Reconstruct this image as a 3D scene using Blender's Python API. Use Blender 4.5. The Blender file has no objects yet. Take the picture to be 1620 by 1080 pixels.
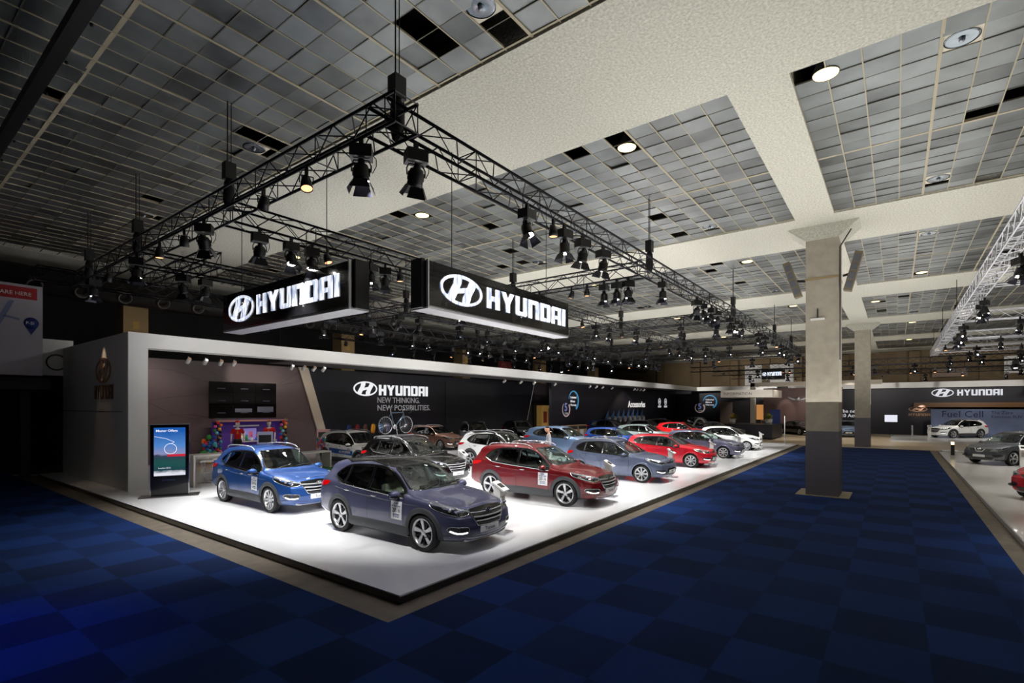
import bpy, bmesh, math, random
from math import sin, cos, pi, radians as R
from mathutils import Vector, Matrix
from mathutils.bvhtree import BVHTree
random.seed(7)
scene = bpy.context.scene
COL = scene.collection
# ------------------------------------------------------------------ camera, world, exposure, hall light with added fills
CH = 2.9                                   # camera height
AIM = math.atan2(608, 805)                 # heading of the view, from +X towards +Y
cam_d = bpy.data.cameras.new('camera'); cam = bpy.data.objects.new('camera', cam_d); COL.objects.link(cam)
cam_d.sensor_width = 36; cam_d.lens = 805/1620*36; cam_d.shift_y = (643-540)/1620; cam_d.clip_end = 300; cam_d.clip_start = .05
cam.location = (0, 0, CH); cam.rotation_euler = (pi/2, 0, AIM-pi/2)
scene.camera = cam
w = bpy.data.worlds.new('world'); scene.world = w; w.use_nodes = True
w.node_tree.nodes['Background'].inputs[0].default_value = (.6, .7, 1, 1)
w.node_tree.nodes['Background'].inputs[1].default_value = .004
vs = scene.view_settings
vs.view_transform = 'Standard'; vs.look = 'None'; vs.gamma = 1; vs.exposure = 0.0; vs.use_curve_mapping = False
SPOT_W = 720.0
UP_W = 215.0
HEAD_W = 260.0
def light(kind, name, loc, energy, col=(1, 1, 1), target=None, size=.2, cone=70, blend=.6, sx=None, sy=None, parent=None):
    d = bpy.data.lights.new(name, kind); d.energy = energy; d.color = col
    if kind == 'SPOT': d.spot_size = R(cone); d.spot_blend = blend; d.shadow_soft_size = size
    elif kind == 'POINT': d.shadow_soft_size = size
    elif kind == 'AREA':
        d.size = size
        if sx: d.shape = 'RECTANGLE'; d.size = sx; d.size_y = sy
    o = bpy.data.objects.new(name, d); COL.objects.link(o); o.location = loc
    if target is not None:
        o.rotation_euler = (Vector(target)-Vector(loc)).to_track_quat('-Z', 'Y').to_euler()
    if parent: o.parent = parent
    return o
# added fill lights without fixtures: columns, far walls, ceiling, header
for cx_, cy_, tx_, ty_, e_ in ((9, -2.3, 19.8, 1.9, 380), (12, 5.4, 19.8, 1.9, 220), (33, -2.3, 44.5, 1.9, 620)):
    light('SPOT', 'added_column_fill', (cx_, cy_, 6.5), e_, (1, .96, .88), (tx_, ty_, 3.9), .1, 46, .9)  # spots added to brighten the columns
for cx_, cy_, tx_, ty_, tz_, e_ in ((58, 2, 66, 3, 5.4, 900), (58, -6, 66, -6, 5.4, 900), (60, 12, 70, 12, 6.5, 1200), (60, 20, 70, 20, 6.5, 900), (50, -4, 60, -5, 1.5, 700), (58, -12, 66, -12, 5.0, 500)):
    light('SPOT', 'added_far_wall_fill', (cx_, cy_, 6.3), e_, (1, .95, .88), (tx_, ty_, tz_), .1, 84, .9)  # spots added to lift the dark far end
for ux, uy, ue in ((8.5, 3.5, 1.0), (14, 0, 1.0), (14, 8, .8), (21, 0, 1.1), (21, 8, 1.0), (29, -1, 1.0), (29, 8, 1.0), (38, 0, 1.0), (38, 9, 1.0), (47, 0, .8), (47, 8, .8), (58, 0, .5), (58, 8, .5), (21, -9, .8), (32, -9, .8), (9, 13, .25), (18, 16, .6), (30, 17, .6), (40, 17, .6), (12, -7, .7)):
    light('AREA', 'added_ceiling_fill', (ux, uy, 3.05), UP_W*ue, (1, .98, .93), (ux, uy, 9), 6.0)  # unseen upward panels added to brighten the ceiling, standing in for floor bounce
for hx_ in (8, 13, 18, 24, 30, 37, 45, 53):
    light('SPOT', 'added_header_fill', (hx_, 15.8, 6.35), HEAD_W*(1 if hx_ < 20 else 1.3), (1, .98, .95), (hx_+.6, 20, 5.0), .1, 80, .9)  # spots added to whiten the header face
light('SPOT', 'side_bulb', (0.5, 14.5, 6.6), 70, (1, .93, .86), (5.7, 23, 2.6), .2, 60, .9)
light('SPOT', 'blue_bulb', (-3.0, 10.5, 6.5), 1500, (.03, .08, 1), (.2, 9.0, 0), .2, 42, 1)
light('SPOT', 'blue_bulb', (8.0, 4.2, 6.5), 120, (.1, .2, 1), (6.0, 4.6, 0), .2, 70, 1)
# ------------------------------------------------------------------ materials
MATS = {}
def lin(c):
    return tuple(((v/255)/12.92 if v <= 10 else (((v/255)+.055)/1.055)**2.4) for v in c)
def mat(name, c, rough=.5, metal=0, coat=0, emit=None, es=0, alpha=None, spec=None, bump=None, noise=None, srgb=True):
    if name in MATS: return MATS[name]
    m = bpy.data.materials.new(name); m.use_nodes = True; MATS[name] = m
    nt = m.node_tree; b = nt.nodes['Principled BSDF']
    cc = lin(c) if srgb else c
    b.inputs['Base Color'].default_value = (*cc, 1); b.inputs['Roughness'].default_value = rough
    b.inputs['Metallic'].default_value = metal; b.inputs['Coat Weight'].default_value = coat
    b.inputs['Coat Roughness'].default_value = .025
    if spec is not None: b.inputs['Specular IOR Level'].default_value = spec
    if emit:
        b.inputs['Emission Color'].default_value = (*lin(emit), 1); b.inputs['Emission Strength'].default_value = es
    if bump or noise:
        tc = nt.nodes.new('ShaderNodeTexCoord')
        n = nt.nodes.new('ShaderNodeTexNoise'); n.inputs['Scale'].default_value = (bump or noise)[0]; n.inputs['Detail'].default_value = 6
        nt.links.new(tc.outputs['Object'], n.inputs['Vector'])
        if bump:
            bp = nt.nodes.new('ShaderNodeBump'); bp.inputs['Strength'].default_value = bump[1]; bp.inputs['Distance'].default_value = .02
            nt.links.new(n.outputs['Fac'], bp.inputs['Height']); nt.links.new(bp.outputs['Normal'], b.inputs['Normal'])
        if noise:
            n2 = nt.nodes.new('ShaderNodeTexNoise'); n2.inputs['Scale'].default_value = noise[0]; n2.inputs['Detail'].default_value = 8
            nt.links.new(tc.outputs['Object'], n2.inputs['Vector'])
            r = nt.nodes.new('ShaderNodeMapRange'); r.inputs[1].default_value = .3; r.inputs[2].default_value = .7
            r.inputs[3].default_value = 1-noise[1]; r.inputs[4].default_value = 1+noise[1]*.3
            nt.links.new(n2.outputs['Fac'], r.inputs[0])
            mx = nt.nodes.new('ShaderNodeVectorMath'); mx.operation = 'SCALE'; mx.inputs[0].default_value = cc
            nt.links.new(r.outputs[0], mx.inputs['Scale']); nt.links.new(mx.outputs[0], b.inputs['Base Color'])
    return m
def glow(name, c, s):
    m = mat(name, (20, 20, 20), .5, emit=c, es=s)
    try: m.cycles.emission_sampling = 'NONE'
    except Exception: pass
    return m
def glassm(name, tint, rough=.02):
    if name in MATS: return MATS[name]
    m = bpy.data.materials.new(name); m.use_nodes = True; MATS[name] = m
    nt = m.node_tree; nt.nodes.clear()
    o = nt.nodes.new('ShaderNodeOutputMaterial'); t = nt.nodes.new('ShaderNodeBsdfTransparent'); g = nt.nodes.new('ShaderNodeBsdfGlossy')
    t.inputs[0].default_value = (*tint, 1); g.inputs['Roughness'].default_value = rough; g.inputs[0].default_value = (1, 1, 1, 1)
    f = nt.nodes.new('ShaderNodeFresnel'); f.inputs[0].default_value = 1.45
    geo = nt.nodes.new('ShaderNodeNewGeometry'); lo = nt.nodes.new('ShaderNodeMath'); lo.operation = 'MULTIPLY_ADD'
    # back faces keep the same reflectance as the front
    mx = nt.nodes.new('ShaderNodeMixShader')
    lw = nt.nodes.new('ShaderNodeLayerWeight'); lw.inputs[0].default_value = .12
    nt.links.new(lw.outputs['Facing'], lo.inputs[0]); lo.inputs[1].default_value = .75; lo.inputs[2].default_value = .05
    nt.nodes.remove(f); nt.nodes.remove(geo)
    nt.links.new(lo.outputs[0], mx.inputs[0]); nt.links.new(t.outputs[0], mx.inputs[1]); nt.links.new(g.outputs[0], mx.inputs[2])
    nt.links.new(mx.outputs[0], o.inputs[0])
    return m
M_black = mat('black_gloss', (10, 10, 12), .2, coat=.5)
M_rub = mat('rubber', (14, 14, 15), .7)
M_plas = mat('dark_plastic', (38, 39, 42), .55)
M_clad = mat('grey_cladding', (62, 64, 68), .6)
M_chr = mat('chrome', (215, 217, 220), .12, 1)
M_alloy = mat('alloy', (205, 206, 210), .3, .85)
M_alloyd = mat('alloy_dark', (30, 30, 32), .35, .6)
M_glass = glassm('clear_glass', (.55, .66, .62))
M_glassd = glassm('tinted_glass', (.10, .12, .125))
M_lens = mat('lamp_lens', (150, 155, 165), .08, .5, coat=1)
M_lensd = mat('lamp_inner', (25, 26, 30), .1, .2, coat=1)
M_drl = glow('running_light', (255, 255, 255), 2.5)
M_red = mat('tail_red', (190, 8, 12), .12, coat=1, emit=(220, 10, 14), es=.12)
M_white = mat('white_plate', (232, 233, 235), .4)
M_ink = mat('ink', (20, 20, 24), .5)
M_blueink = mat('blue_ink', (20, 60, 120), .5)
M_beige = mat('beige_leather', (150, 143, 130), .5)
M_dash = mat('dashboard_plastic', (70, 76, 78), .6)
M_inter = mat('interior_black', (20, 20, 22), .7)
M_paint = mat('paint_base', (80, 80, 90), .25, .4, coat=1)
def paint(name, c, metal=.3): return mat('paint_'+name, tuple(min(255, v*1.12) for v in c), .38, metal, coat=1, spec=.3 if sum(c) > 60 else .1)
M_wall = mat('white_wall', (222, 221, 219), .45)
M_whitegl = mat('white_gloss_floor', (236, 237, 240), .22, coat=.15)
M_dark = mat('black_panel', (15, 15, 28), .5)
M_purple = mat('aubergine_panel', (92, 78, 80), .5)
M_steel = mat('black_steel', (26, 26, 31), .4, .5)
M_silver = mat('silver_truss', (190, 190, 196), .35, .8)
M_case = mat('black_housing', (16, 16, 18), .4)
M_hot = glow('lit_lens', (255, 250, 240), 26)
M_warm = glow('warm_lens', (255, 176, 118), 2.6)
M_door = mat('barn_door_metal', (26, 26, 34), .3, .6)
# ------------------------------------------------------------------ mesh builder
class MB:
    def __init__(s): s.v = []; s.f = []; s.m = []; s.mats = []; s.sm = []
    def mi(s, m):
        if m not in s.mats: s.mats.append(m)
        return s.mats.index(m)
    def add(s, vs_, fs, m, smooth=False):
        o = len(s.v); s.v += [tuple(p) for p in vs_]; k = s.mi(m)
        for f in fs: s.f.append(tuple(i+o for i in f)); s.m.append(k); s.sm.append(smooth)
        return s
    def box(s, a, b, m, T=None):
        x0, y0, z0 = a; x1, y1, z1 = b
        p = [Vector(q) for q in ((x0,y0,z0),(x1,y0,z0),(x1,y1,z0),(x0,y1,z0),(x0,y0,z1),(x1,y0,z1),(x1,y1,z1),(x0,y1,z1))]
        if T: p = [T @ q for q in p]
        return s.add(p, [(0,3,2,1),(4,5,6,7),(0,1,5,4),(1,2,6,5),(2,3,7,6),(3,0,4,7)], m)
    def tube(s, p0, p1, r0, m, r1=None, n=8, cap=True):
        p0 = Vector(p0); p1 = Vector(p1); r1 = r0 if r1 is None else r1
        d = (p1-p0); q = d.to_track_quat('Z', 'Y'); vv = []
        for p, r in ((p0, r0), (p1, r1)):
            for i in range(n):
                a = 2*pi*i/n; vv.append(p+q @ Vector((r*cos(a), r*sin(a), 0)))
        ff = [(i, (i+1) % n, n+(i+1) % n, n+i) for i in range(n)]
        if cap: ff += [tuple(range(n))[::-1], tuple(range(n, 2*n))]
        return s.add(vv, ff, m, n > 5)
    def path(s, pts, r, m, n=6):
        for a, b in zip(pts, pts[1:]): s.tube(a, b, r, m, n=n)
        return s
    def lathe(s, prof, m, n=24, T=None, cap=True):      # prof: (r, z)
        vv = [];
        for r, z in prof:
            for i in range(n):
                a = 2*pi*i/n; p = Vector((r*cos(a), r*sin(a), z)); vv.append(T @ p if T else p)
        ff = []
        for j in range(len(prof)-1):
            for i in range(n): ff.append((j*n+i, j*n+(i+1) % n, (j+1)*n+(i+1) % n, (j+1)*n+i))
        if cap: ff += [tuple(range(n))[::-1], tuple(range((len(prof)-1)*n, len(prof)*n))]
        return s.add(vv, ff, m, True)
    def prism(s, poly, T, h, m):                        # poly (x,y) extruded along local z by h
        n = len(poly); vv = [T @ Vector((x, y, 0)) for x, y in poly]+[T @ Vector((x, y, h)) for x, y in poly]
        return s.add(vv, [tuple(range(n))[::-1], tuple(range(n, 2*n))]+[(i, (i+1) % n, n+(i+1) % n, n+i) for i in range(n)], m)
    def ball(s, c, r, m, n=12, k=8):
        c = Vector(c); rr = Vector(r) if hasattr(r, '__len__') else Vector((r, r, r)); vv = []; ff = []
        for j in range(k+1):
            t = pi*j/k
            for i in range(n):
                a = 2*pi*i/n; vv.append(c+Vector((rr.x*sin(t)*cos(a), rr.y*sin(t)*sin(a), rr.z*cos(t))))
        for j in range(k):
            for i in range(n): ff.append((j*n+i, j*n+(i+1) % n, (j+1)*n+(i+1) % n, (j+1)*n+i))
        return s.add(vv, ff, m, True)
    def text(s, txt, size, T, m, ext=.004, align='LEFT', bold=0):
        cu = bpy.data.curves.new('t', 'FONT'); cu.body = txt; cu.size = size; cu.extrude = ext; cu.align_x = align; cu.resolution_u = 2; cu.offset = bold
        o = bpy.data.objects.new('t', cu); COL.objects.link(o)
        dg = bpy.context.evaluated_depsgraph_get(); me = bpy.data.meshes.new_from_object(o.evaluated_get(dg))
        s.add([T @ v.co for v in me.vertices], [tuple(p.vertices) for p in me.polygons], m)
        bpy.data.objects.remove(o); bpy.data.curves.remove(cu); bpy.data.meshes.remove(me)
        return s
    def mesh(s, name):
        me = bpy.data.meshes.new(name); me.from_pydata(s.v, [], s.f)
        for m in s.mats: me.materials.append(m)
        me.polygons.foreach_set('material_index', s.m); me.polygons.foreach_set('use_smooth', s.sm)
        me.update(); return me
    def build(s, name, parent=None, loc=None):
        o = bpy.data.objects.new(name, s.mesh(name)); COL.objects.link(o)
        if parent: o.parent = parent
        if loc: o.location = loc
        return o
def empty(name, loc, rz=0):
    o = bpy.data.objects.new(name, None); COL.objects.link(o); o.location = loc; o.rotation_euler = (0, 0, rz); o.empty_display_size = .2
    return o
def tag(o, label, cat, group=None, kind=None):
    if label: o['label'] = label
    if cat: o['category'] = cat
    if group: o['group'] = group
    if kind: o['kind'] = kind
    return o
def struct(o): o['kind'] = 'structure'; return o
KIDS = {}
def kids(o): return [c for c in o.children]
def copy_tree(o, parent=None):
    c = o.copy(); COL.objects.link(c)
    if parent: c.parent = parent
    for ch in kids(o): copy_tree(ch, c)
    return c
def all_tree(o):
    r = [o]
    for c in kids(o): r += all_tree(c)
    return r
def TR(loc, rx=0, ry=0, rz=0): return Matrix.Translation(loc) @ Matrix.Rotation(rz, 4, 'Z') @ Matrix.Rotation(ry, 4, 'Y') @ Matrix.Rotation(rx, 4, 'X')
def basis(loc, ux, uy):                               # matrix with local x=ux, y=uy, z=ux x uy
    ux = Vector(ux).normalized(); uy = Vector(uy).normalized(); uz = ux.cross(uy)
    M = Matrix.Identity(4)
    for i in range(3): M[i][0] = ux[i]; M[i][1] = uy[i]; M[i][2] = uz[i]; M[i][3] = loc[i]
    return M
# lettering of the stand: block capitals drawn as strokes in a 1-high cell
SW = .26
GL = {
 'H': (.78, [[(0,0),(SW,0),(SW,1),(0,1)], [(.78-SW,0),(.78,0),(.78,1),(.78-SW,1)], [(SW,.38),(.78-SW,.38),(.78-SW,.62),(SW,.62)]]),
 'Y': (.84, [[(.29,0),(.55,0),(.55,.45),(.29,.45)], [(0,1),(.27,1),(.55,.45),(.29,.42)], [(.84,1),(.57,1),(.29,.42),(.55,.45)]]),
 'U': (.80, [[(0,.08),(.08,0),(SW,.0),(SW,1),(0,1)], [(SW,0),(.72,0),(.80,.08),(.80,.22),(SW,.22)], [(.80-SW,.22),(.80,.22),(.80,1),(.80-SW,1)]]),
 'N': (.80, [[(0,0),(SW,0),(SW,1),(0,1)], [(SW,.78),(.8,.78),(.8,.92),(.72,1),(SW,1)], [(.80-SW,0),(.80,0),(.80,.78),(.80-SW,.78)]]),
 'D': (.80, [[(0,0),(SW,0),(SW,1),(0,1)], [(SW,0),(.72,0),(.8,.08),(.8,.2),(SW,.2)], [(SW,.8),(.8,.8),(.8,.92),(.72,1),(SW,1)], [(.80-SW,.2),(.80,.2),(.80,.8),(.80-SW,.8)]]),
 'A': (.80, [[(0,0),(SW,0),(SW,1),(.08,1),(0,.92)], [(.80-SW,0),(.80,0),(.80,1),(.80-SW,1)], [(SW,.8),(.80-SW,.8),(.80-SW,1),(SW,1)], [(SW,.3),(.80-SW,.3),(.80-SW,.5),(SW,.5)]]),
 'I': (.27, [[(0,0),(.27,0),(.27,1),(0,1)]]),
}
def word(mb, txt, h, T, m, depth=.02, wx=1.0):
    x = 0
    for ch in txt:
        wd, polys = GL[ch]
        for p in polys: mb.prism([((x+a)*h*wx, b*h) for a, b in p], T, depth, m)
        x += wd+.11
    return x*h*wx
def emblem(mb, wd, h, T, m, depth=.02):               # slanted H inside an oval ring
    n = 40; a, b = wd/2, h/2; t = .05*wd
    for i in range(n):
        p = []
        for k, (ra, rb) in ((i, (a, b)), (i+1, (a, b)), (i+1, (a-t, b-t)), (i, (a-t, b-t))):
            q = 2*pi*k/n; p.append((ra*cos(q), rb*sin(q)))
        mb.prism(p, T, depth, m)
    S = lambda L: [(x*a, y*b) for x, y in L]
    L1 = [(-.70,-.56), (-.55,-.68), (-.38,-.76), (-.22,-.20), (-.04,.45), (.0,.90), (-.34,.84), (-.42,.30)]
    mb.prism(S(L1), T, depth, m); mb.prism(S([(-x, -y) for x, y in L1]), T, depth, m)
    mb.prism(S([(-.40,-.34), (.02,-.16), (.34,.02), (.40,.34), (-.02,.16), (-.34,-.02)]), T, depth, m)
# ------------------------------------------------------------------ cars
def lerpk(keys, x):
    if x <= keys[0][0]: return keys[0][1]
    for (a, va), (b, vb) in zip(keys, keys[1:]):
        if x <= b: return va+(vb-va)*(x-a)/(b-a)
    return keys[-1][1]
def smoothk(keys, x, h=.07): return sum(lerpk(keys, x+h*k)*wt for k, wt in ((-2, 1), (-1, 2), (0, 3), (1, 2), (2, 1)))/9
def catmull(pts, n, closed=True):
    P = [Vector(p) for p in pts]; N = len(P); out = []
    for i in range(N if closed else N-1):
        p0 = P[(i-1) % N] if closed or i > 0 else P[i]; p1 = P[i]; p2 = P[(i+1) % N]; p3 = P[(i+2) % N] if closed or i+2 < N else p2
        for k in range(n):
            t = k/n; out.append(.5*((2*p1)+(p2-p0)*t+(2*p0-5*p1+4*p2-p3)*t*t+(3*p1-p0-3*p2+p3)*t**3))
    if not closed: out.append(P[-1])
    return out
def inside(poly, x, y):
    c = False; n = len(poly)
    for i in range(n):
        x1, y1 = poly[i]; x2, y2 = poly[(i+1) % n]
        if (y1 > y) != (y2 > y) and x < (x2-x1)*(y-y1)/(y2-y1)+x1: c = not c
    return c
def clip_cell(poly, x0, x1, y0, y1):
    for ax, val, sgn in ((0, x0, 1), (0, x1, -1), (1, y0, 1), (1, y1, -1)):
        out = []
        for i in range(len(poly)):
            a = poly[i]; b = poly[(i+1) % len(poly)]
            da = (a[ax]-val)*sgn; db = (b[ax]-val)*sgn
            if da >= 0: out.append(a)
            if (da > 0 > db) or (da < 0 < db):
                t = da/(da-db); out.append((a[0]+(b[0]-a[0])*t, a[1]+(b[1]-a[1])*t))
        poly = out
        if len(poly) < 3: return []
    return poly
SUV = dict(
  top=[(-1.95,1.51),(-1.75,1.58),(-1.2,1.63),(-.5,1.65),(-.05,1.62),(.22,1.54),(.55,1.34),(.9,1.115),(1.05,1.065),(1.5,1.015),(1.8,.955),(1.95,.90)],
  belt=[(-1.95,1.12),(-1.3,1.10),(0,1.03),(.9,.975),(1.3,.955),(1.7,.90),(1.95,.80)],
  Wr=[(-1.95,.56),(-1.5,.605),(-.5,.63),(0,.64),(.3,.66),(.9,.74),(1.05,.78),(1.5,.75),(1.95,.62)],
  crown=[(-1.95,.07),(-1.2,.09),(0,.09),(.9,.10),(1.1,.05),(1.95,.06)],
  W=[(-1.95,.80),(-1.6,.885),(-1.3,.915),(0,.895),(1.3,.92),(1.6,.885),(1.85,.80),(1.95,.73)],
  zb=[(-1.95,.34),(-1.2,.23),(1.2,.21),(1.95,.25)],
  nose=[(.2,.14),(.35,.22),(.5,.25),(.7,.22),(.85,.13),(.92,.05),(1.0,0)],
  tail=[(.3,.18),(.55,.27),(.8,.26),(.95,.24),(1.1,.17),(1.3,.06),(1.5,0)])
SEDAN = dict(SUV,
  top=[(-1.95,1.10),(-1.6,1.16),(-1.3,1.22),(-.75,1.52),(-.4,1.60),(0,1.62),(.2,1.56),(.55,1.34),(.9,1.115),(1.05,1.065),(1.5,1.015),(1.8,.955),(1.95,.90)],
  Wr=[(-1.95,.70),(-1.4,.72),(-.75,.64),(-.3,.62),(0,.64),(.3,.66),(.9,.74),(1.05,.78),(1.5,.75),(1.95,.62)],
  belt=[(-1.95,1.0),(-1.3,1.07),(0,1.03),(.9,.975),(1.3,.955),(1.7,.90),(1.95,.80)],
  tail=[(.3,.18),(.55,.27),(.8,.26),(1.0,.2),(1.1,.1),(1.3,.0),(1.5,0)])
DLO_SUV = [(.80,.995),(.3,1.015),(-.3,1.045),(-.9,1.085),(-1.3,1.125),(-1.60,1.215),(-1.52,1.33),(-1.25,1.45),(-.8,1.50),(-.3,1.515),(.02,1.49),(.30,1.385),(.58,1.20)]
DLO_SED = [(.80,.995),(.3,1.015),(-.3,1.045),(-.9,1.085),(-1.18,1.13),(-.95,1.32),(-.7,1.42),(-.3,1.495),(.02,1.49),(.30,1.385),(.58,1.20)]
def rim_mesh(r, style, wd=.2):
    mb = MB(); R1 = r*.765
    mb.lathe([(R1, -.09), (R1, .075), (R1+.018, .085), (R1-.012, .09), (R1-.03, .07), (R1-.035, -.09)], M_alloy if style != 'dark' else M_alloyd, 32, cap=False)
    mb.lathe([(R1-.03, -.05), (.02, -.05)], M_inter, 28, cap=False)                 # back of the wheel
    mb.lathe([(r*.45, -.02), (r*.45, 0), (.05, 0)], mat('brake_disc', (120, 120, 122), .4, .8), 24, cap=False)
    a1, a2 = (M_alloy, M_alloyd) if style != 'dark' else (M_alloyd, M_alloyd)
    def spoke(a0, wi, wo, z0, z1, m, sk=0):
        c, s_ = cos(a0), sin(a0); c2, s2 = cos(a0+sk), sin(a0+sk); ri, ro = .035, R1-.01
        P = []
        for z in (z0-.03, z0):
            P += [(ri*c-wi*s_, ri*s_+wi*c, z), (ri*c+wi*s_, ri*s_-wi*c, z), (ro*c2+wo*s2, ro*s2-wo*c2, z+(z1-z0)), (ro*c2-wo*s2, ro*s2+wo*c2, z+(z1-z0))]
        mb.add(P, [(0,1,2,3),(7,6,5,4),(0,4,5,1),(1,5,6,2),(2,6,7,3),(3,7,4,0)], m)
    if style == 'twin5':
        for k in range(5):
            a = 2*pi*k/5+.3
            spoke(a, .020, .045, .05, .068, a1, .14); spoke(a+.34, .016, .016, .04, .06, a2, -.08)
            spoke(a+.62, .012, .012, .035, .055, a2, .1)
    else:
        n = {'multi': 8, 'dark': 6, 'ten': 10}.get(style, 8)
        for k in range(n): spoke(2*pi*k/n, .018, .030, .05, .066, a1, .05)
    mb.lathe([(.055, .03), (.055, .065), (.03, .07)], a1, 16)
    return mb
def tire_mesh(r, wd=.215):
    h = wd/2; R1 = r*.775
    return MB().lathe([(R1, -h*.8), (R1+.03, -h), (r-.03, -h*.98), (r-.008, -h*.85), (r, -h*.6), (r, -.012), (r-.008, 0), (r, .012), (r, h*.6), (r-.008, h*.85), (r-.03, h*.98), (R1+.03, h), (R1, h*.8)], M_rub, 40, cap=False)
def make_car(L=4.475, W=1.85, H=1.65, WB=2.67, fo=.91, r=.36, beltz=None, shape='suv', clad=True, rails=True, darkroof=False, wheel='twin5', plate='', face='hex', sticker=True, detail=True, seatm=None, noseup=1.0):
    prof = SUV if shape == 'suv' else SEDAN
    ro = L-WB-fo; fa = WB/2
    beltz = beltz or 1.07*H/1.65
    xk = [(-2.25, -fa-ro), (-1.335, -fa), (.0, .0), (1.335, fa), (2.26, fa+fo)]
    zk = [(0, 0), (.22, .22*(r/.345)*.9), (1.07, beltz*noseup), (1.65, H), (2, H+.35)]
    ys = W/1.85
    def wp(p): return Vector((lerpk(xk, p[0]) if -2.25 < p[0] < 2.26 else (p[0]-2.26+fa+fo if p[0] > 0 else p[0]+2.25-fa-ro), p[1]*ys, lerpk(zk, p[2])))
    # body shell as stations
    def ring(x):
        T = smoothk(prof['top'], x); B = min(smoothk(prof['belt'], x), T-.05); wr = smoothk(prof['Wr'], x); cr = smoothk(prof['crown'], x)
        Wd = smoothk(prof['W'], x, .05); zb = lerpk(prof['zb'], x); Wb = Wd*.965
        sh = T-cr
        if sh < B+.03: sh = B+.03
        key = [(0, zb), (Wd-.16, zb), (Wd-.035, zb+.09), (Wd-.005, .50), (Wd, .70), (Wd-.012, B-.10), (Wb, B), (Wb-.035, B+.035 if sh > B+.1 else (B+sh)/2),
               ((Wb-.03)+(wr-(Wb-.03))*.55, B+(sh-B)*.55) , (wr+.02, sh-.03 if sh > B+.1 else sh), (wr-.08, T-cr*.5), (wr*.45, T-cr*.12), (0, T)]
        seg = [2, 2, 5, 3, 4, 2, 2, 5, 5, 3, 4, 4]; out = []
        for i, n in enumerate(seg):
            a, b = key[i], key[i+1]
            p0 = key[i-1] if i else a; p3 = key[i+2] if i+2 < len(key) else b
            for k in range(n):
                t = k/n; q = []
                for c in (0, 1):
                    m1 = (b[c]-p0[c])*.35; m2 = (p3[c]-a[c])*.35
                    q.append((2*t**3-3*t*t+1)*a[c]+(t**3-2*t*t+t)*m1+(-2*t**3+3*t*t)*b[c]+(t**3-t*t)*m2)
                out.append(tuple(q))
        out.append(key[-1])
        return out
    nst = 92 if detail else 60
    st = [(-1.95+3.9*i/nst, 1, 0) for i in range(nst+1)]
    cap = [(.985, .006), (.95, .02), (.88, .038), (.75, .06), (.5, .085), (.25, .10), (0.0, .105)]
    st = [(-1.95, t, -d*.6) for t, d in cap[::-1]]+st+[(1.95, t, d) for t, d in cap]
    rings = []
    for x, t, dx in st:
        rr = []
        base = ring(x)
        for y, z in base:
            sf = max(0, (x-1.45)/.5)**1.5 if x > 1.45 else 0; sr = max(0, (-x-1.5)/.45)**1.5 if x < -1.5 else 0
            xx = x+dx+sf*lerpk(prof['nose'], z)-sr*lerpk(prof['tail'], z)
            rr.append(wp((xx, y*t, z)))
        rings.append(rr)
    V = []; Fc = []
    nr = len(rings[0])
    full = 2*nr-2
    for rr in rings:
        V += [(p.x, -p.y, p.z) for p in rr]+[(p.x, p.y, p.z) for p in rr[-2:0:-1]]
    for j in range(len(rings)-1):
        for i in range(full):
            a = j*full+i; b = j*full+(i+1) % full
            Fc.append((a, a+full, b+full, b))
    bvh = BVHTree.FromPolygons(V, Fc)
    def proj(p3, d, off):
        d = Vector(d).normalized(); o = p3-d*4
        h = bvh.ray_cast(o, d)
        if h[0] is None:
            o = p3-d*4
            h = bvh.find_nearest(p3)
            return h[0]+h[1]*off if h[0] else p3
        n = h[1]
        if n.dot(d) > 0: n = -n
        return h[0]+n*off
    def frame(d):
        d = Vector(d).normalized(); u = Vector((0, 0, 1)).cross(d)
        if u.length < .1: u = Vector((1, 0, 0))
        u.normalize(); return d, u, d.cross(u)
    def outline(pts, d, smooth=4):
        P = [wp(p) for p in pts]
        if smooth: P = catmull(P, smooth)
        return P
    def patch(mb, pts, d, off, m, res=.06, smooth=3, raw=False, back=.0):
        P = pts if raw else outline(pts, d, smooth)
        dd, u, v = frame(d); q = [(p.dot(u), p.dot(v)) for p in P]; dep = sum(p.dot(dd) for p in P)/len(P)
        x0 = min(a for a, b in q); x1 = max(a for a, b in q); y0 = min(b for a, b in q); y1 = max(b for a, b in q)
        nx = max(1, int((x1-x0)/res)); ny = max(1, int((y1-y0)/res)); idx = {}; vv = []; ff = []
        def vid(a, b):
            k = (round(a, 4), round(b, 4))
            if k not in idx: idx[k] = len(vv); vv.append(proj(u*a+v*b+dd*dep, dd, off))
            return idx[k]
        for i in range(nx):
            for j in range(ny):
                c = clip_cell(q, x0+(x1-x0)*i/nx, x0+(x1-x0)*(i+1)/nx, y0+(y1-y0)*j/ny, y0+(y1-y0)*(j+1)/ny)
                if len(c) >= 3:
                    ids = []
                    for a, b in c:
                        k = vid(a, b)
                        if not ids or ids[-1] != k: ids.append(k)
                    if len(ids) > 2 and ids[0] == ids[-1]: ids.pop()
                    if len(set(ids)) == len(ids) >= 3: ff.append(tuple(ids))
        mb.add(vv, ff, m, True)
        return q
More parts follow.
